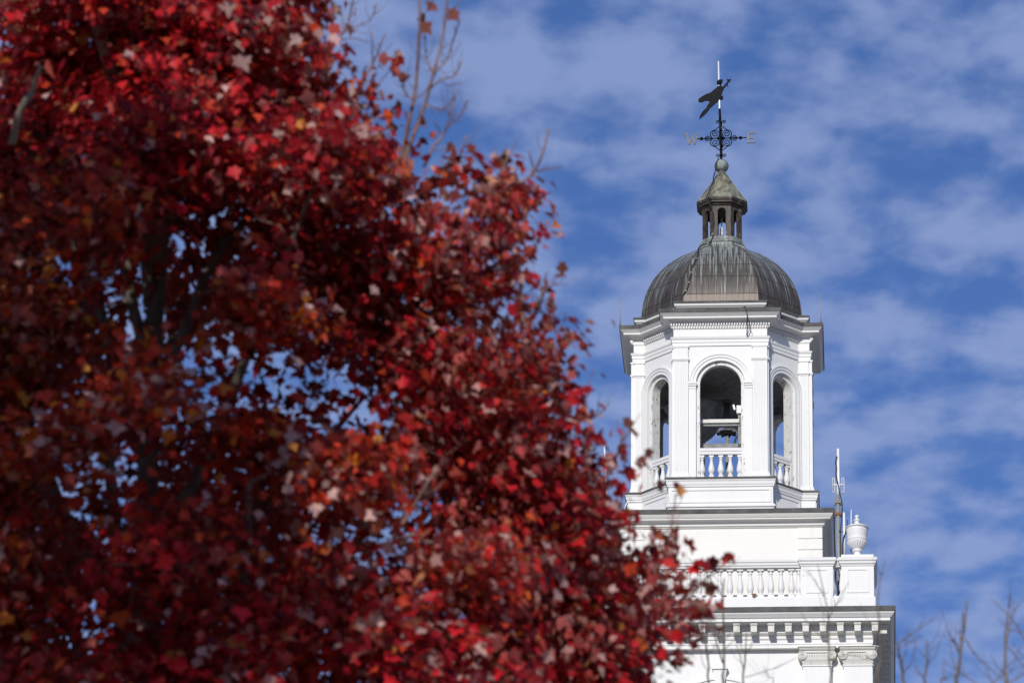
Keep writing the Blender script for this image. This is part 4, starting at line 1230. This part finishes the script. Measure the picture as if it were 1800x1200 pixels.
# last leaves on the bare shoots
for x, y, n in ((745, 32, 1), (748, 52, 1), (752, 3, 2), (797, 27, 2), (700, 105, 4), (985, 480, 2), (973, 533, 2), (965, 575, 2), (1108, 748, 2), (1195, 862, 3), (1167, 852, 1), (1250, 992, 3), (1272, 986, 3), (1134, 800, 2), (1130, 822, 2),
                (882, 308, 2), (790, 262, 1), (797, 283, 1), (745, 210, 2), (697, 182, 2), (683, 222, 1), (790, 305, 2), (812, 322, 3), (935, 352, 2), (986, 715, 3), (1065, 815, 5), (1095, 800, 4), (1105, 830, 4), (1180, 940, 4), (1250, 1030, 2), (1242, 1070, 4)):
    for _ in range(n):
        p = at(x+RNG.normal(0, 5), y+RNG.normal(0, 5), TD+RNG.normal(0, .05))-MO
        add_leaf(p, Vector((0.4, -0.9, 0)), RNG.uniform(0.065, 0.095), None if n > 2 else (0.20, 0.07, 0.05))
pos, nrm, axd, siz, tint = map(np.array, (pos, nrm, axd, siz, tint))
nl = len(pos)
bit = np.cross(axd, nrm)
K = len(TV)
var = RNG.uniform(0.85, 1.15, (nl, 1)); fold = RNG.uniform(0.05, 0.45, (nl, 1)); curl = RNG.uniform(-0.35, 0.25, (nl, 1))
lx = TV[None, :, 0]*var; ly = TV[None, :, 1]*np.ones((nl, 1))
lx = lx+RNG.normal(0, 0.018, (nl, K))*(np.abs(TV[None, :, 0]) > 0)
lz = fold*np.abs(lx)+curl*ly**2+RNG.normal(0, 0.03, (nl, K))*(np.abs(TV[None, :, 0]) > 0.2)
V = pos[:, None, :]+siz[:, None, None]*(lx[..., None]*bit[:, None, :]+ly[..., None]*axd[:, None, :]+lz[..., None]*nrm[:, None, :])
me = bpy.data.meshes.new('crown')
me.vertices.add(nl*K); me.vertices.foreach_set('co', V.astype(np.float32).ravel())
loops = (np.arange(nl)[:, None]*K+np.array(f_r+f_l)[None]).astype(np.int32).ravel()
me.loops.add(len(loops)); me.loops.foreach_set('vertex_index', loops)
me.polygons.add(nl*2)
me.polygons.foreach_set('loop_start', np.arange(nl*2, dtype=np.int32)*10)
at_c = me.attributes.new('leaf_tint', 'FLOAT_COLOR', 'FACE')
me.update(calc_edges=True)
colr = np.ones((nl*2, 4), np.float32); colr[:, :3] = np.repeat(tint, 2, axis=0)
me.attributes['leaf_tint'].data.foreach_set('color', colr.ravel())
me.materials.append(M['leaf'])
crown = bpy.data.objects.new('crown', me); COL.objects.link(crown); crown.parent = maple

# ================================================================== BARE YOUNG TREES in front of the tower
def bare_tree(label, stems, dist, base_px, group):
    p0 = at(base_px, 1650, dist); root = bpy.data.objects.new('bare_tree', None); COL.objects.link(root)
    root.location = (p0.x, p0.y, 0); tag(root, label, 'tree', group)
    O = Vector((p0.x, p0.y, 0)); fork = p0-O
    t = MB(); t.tube(spline([(0, 0, 0), (0.02, 0.01, fork.z*0.35), (-0.03, 0, fork.z*0.7), tuple(fork)], 5), [0.06-0.046*i/15 for i in range(16)], 8)
    t.build('trunk', M['bare'], root)
    sc = dist/F_PX
    for st in stems:
        b = MB()
        for li, line in enumerate(st):
            w0, w1 = line[0][2], line[-1][2]
            pts = [at(x, y, dist+rz)-O for x, y, _, rz in [(l[0], l[1], l[2], (l[3] if len(l) > 3 else 0)) for l in line]]
            if li == 0:
                pts = [fork, fork.lerp(pts[0], 0.55)+Vector((0.02, 0.03, -0.03))]+pts
            ps = spline([tuple(p) for p in pts], 4); n = len(ps)
            ws = [(w0*1.3*(1-i/(n-1))+w1*1.0*(i/(n-1)))*sc*0.44 for i in range(n)]
            b.tube(ps, ws, 6)
            if li == 0: side_twigs(b, ps[9:], ws[9:], 4 if dist > 33 else 5, 0.22)
            elif len(ps) > 7: side_twigs(b, ps, ws, 3, 0.14)
            for i in range(6, n-1, 3):
                q = Vector(ps[i]); s = rnd.choice((-1, 1)); b.tube([q, q+Vector((s*0.008, 0, 0.014))], [ws[i]*0.9, ws[i]*0.4], 4)
        b.build('branch', M['bare'], root)
bare_tree('bare young tree with thin upright stems before the white front of the tower', [
    [((1248, 1210, 4), (1246, 1175, 4), (1243, 1143, 3.5), (1237, 1115, 3), (1232, 1092, 2))],
    [((1273, 1210, 5), (1273, 1170, 5), (1272, 1110, 4.5), (1271, 1047, 4), (1273, 1015, 2.5)), ((1271, 1050, 2), (1258, 1030, 2), (1240, 1008, 1.6), (1215, 985, 1.4), (1198, 968, 1)), ((1271, 1165, 3), (1260, 1130, 3), (1251, 1100, 2.5), (1247, 1085, 1.5))],
    [((1307, 1210, 4), (1309, 1170, 4), (1311, 1140, 3.5), (1312, 1112, 2)), ((1309, 1190, 1.6), (1335, 1182, 1.5), (1365, 1172, 1.3), (1400, 1155, 1)), ((1308, 1180, 2), (1300, 1150, 1.6), (1293, 1128, 1.2))],
    [((1360, 1210, 2), (1352, 1190, 1.6), (1341, 1170, 1.2))],
    [((1458, 1210, 4.5), (1457, 1160, 4.5), (1457, 1110, 4), (1456, 1080, 4), (1448, 1040, 2.5), (1437, 990, 1.5)), ((1457, 1085, 2), (1472, 1058, 1.8), (1492, 1022, 1.2)), ((1456, 1130, 1.8), (1430, 1105, 1.5), (1405, 1072, 1)), ((1457, 1160, 1.8), (1490, 1150, 1.5), (1530, 1160, 1)), ((1450, 1050, 1.4), (1425, 1010, 1.2), (1410, 1000, .9))],
    ], 37.0, 1345, 'bare young trees along the bottom')
bare_tree('bare young tree with forked grey stems against the sky at lower right', [
    [((1547, 1210, 5), (1548, 1160, 5), (1547, 1110, 4.5), (1543, 1060, 4), (1547, 1020, 2.5), (1556, 985, 1.5))],
    [((1591, 1210, 6), (1587, 1180, 6), (1582, 1155, 5.5), (1576, 1133, 4.5)), ((1576, 1133, 3), (1590, 1121, 2.8), (1610, 1108, 2.4), (1647, 1082, 1.5)), ((1580, 1137, 2), (1595, 1130, 1.8), (1612, 1126, 1.2))],
    [((1627, 1210, 5), (1628, 1180, 4.5), (1629, 1155, 4), (1629, 1122, 2.5)), ((1627, 1195, 2), (1616, 1180, 1.8), (1604, 1166, 1.2))],
    [((1681, 1210, 7), (1685, 1180, 6.5), (1688, 1150, 6), (1691, 1128, 5), (1695, 1105, 4), (1698, 1078, 3.5), (1700, 1052, 2.5)), ((1686, 1142, 3), (1676, 1128, 2.6), (1665, 1107, 1.8)), ((1689, 1128, 3), (1688, 1115, 2.4), (1687, 1106, 1.6)),
     ((1697, 1122, 2.4), (1713, 1148, 2.4), (1733, 1168, 2.2), (1765, 1195, 2)), ((1722, 1205, 2.2), (1695, 1186, 2.2), (1660, 1163, 1.6))],
    [((1768, 1210, 7), (1766, 1180, 6.5), (1767, 1150, 5), (1767, 1118, 4.5), (1771, 1085, 4), (1774, 1062, 2.8), (1777, 1046, 2)), ((1768, 1132, 3), (1775, 1103, 2.8), (1781, 1080, 2.4), (1792, 1056, 1.6)), ((1770, 1133, 2.6), (1787, 1155, 2.4), (1805, 1178, 2)), ((1740, 1203, 2.5), (1762, 1187, 2.4), (1793, 1170, 1.8)), ((1745, 1200, 2), (1738, 1185, 1.8), (1733, 1175, 1.4))],
    [((1840, 1210, 5), (1828, 1180, 4.5), (1813, 1150, 4), (1798, 1118, 4), (1785, 1095, 3.5), (1768, 1076, 3), (1743, 1052, 2)), ((1770, 1200, 2.5), (1790, 1190, 2.4), (1806, 1180, 2))],
    [((1655, 1210, 3), (1660, 1195, 2.4), (1664, 1188, 1.6))],
    ], 31.0, 1700, 'bare young trees along the bottom')
print('leaves', nl, 'clusters', len(clusters))
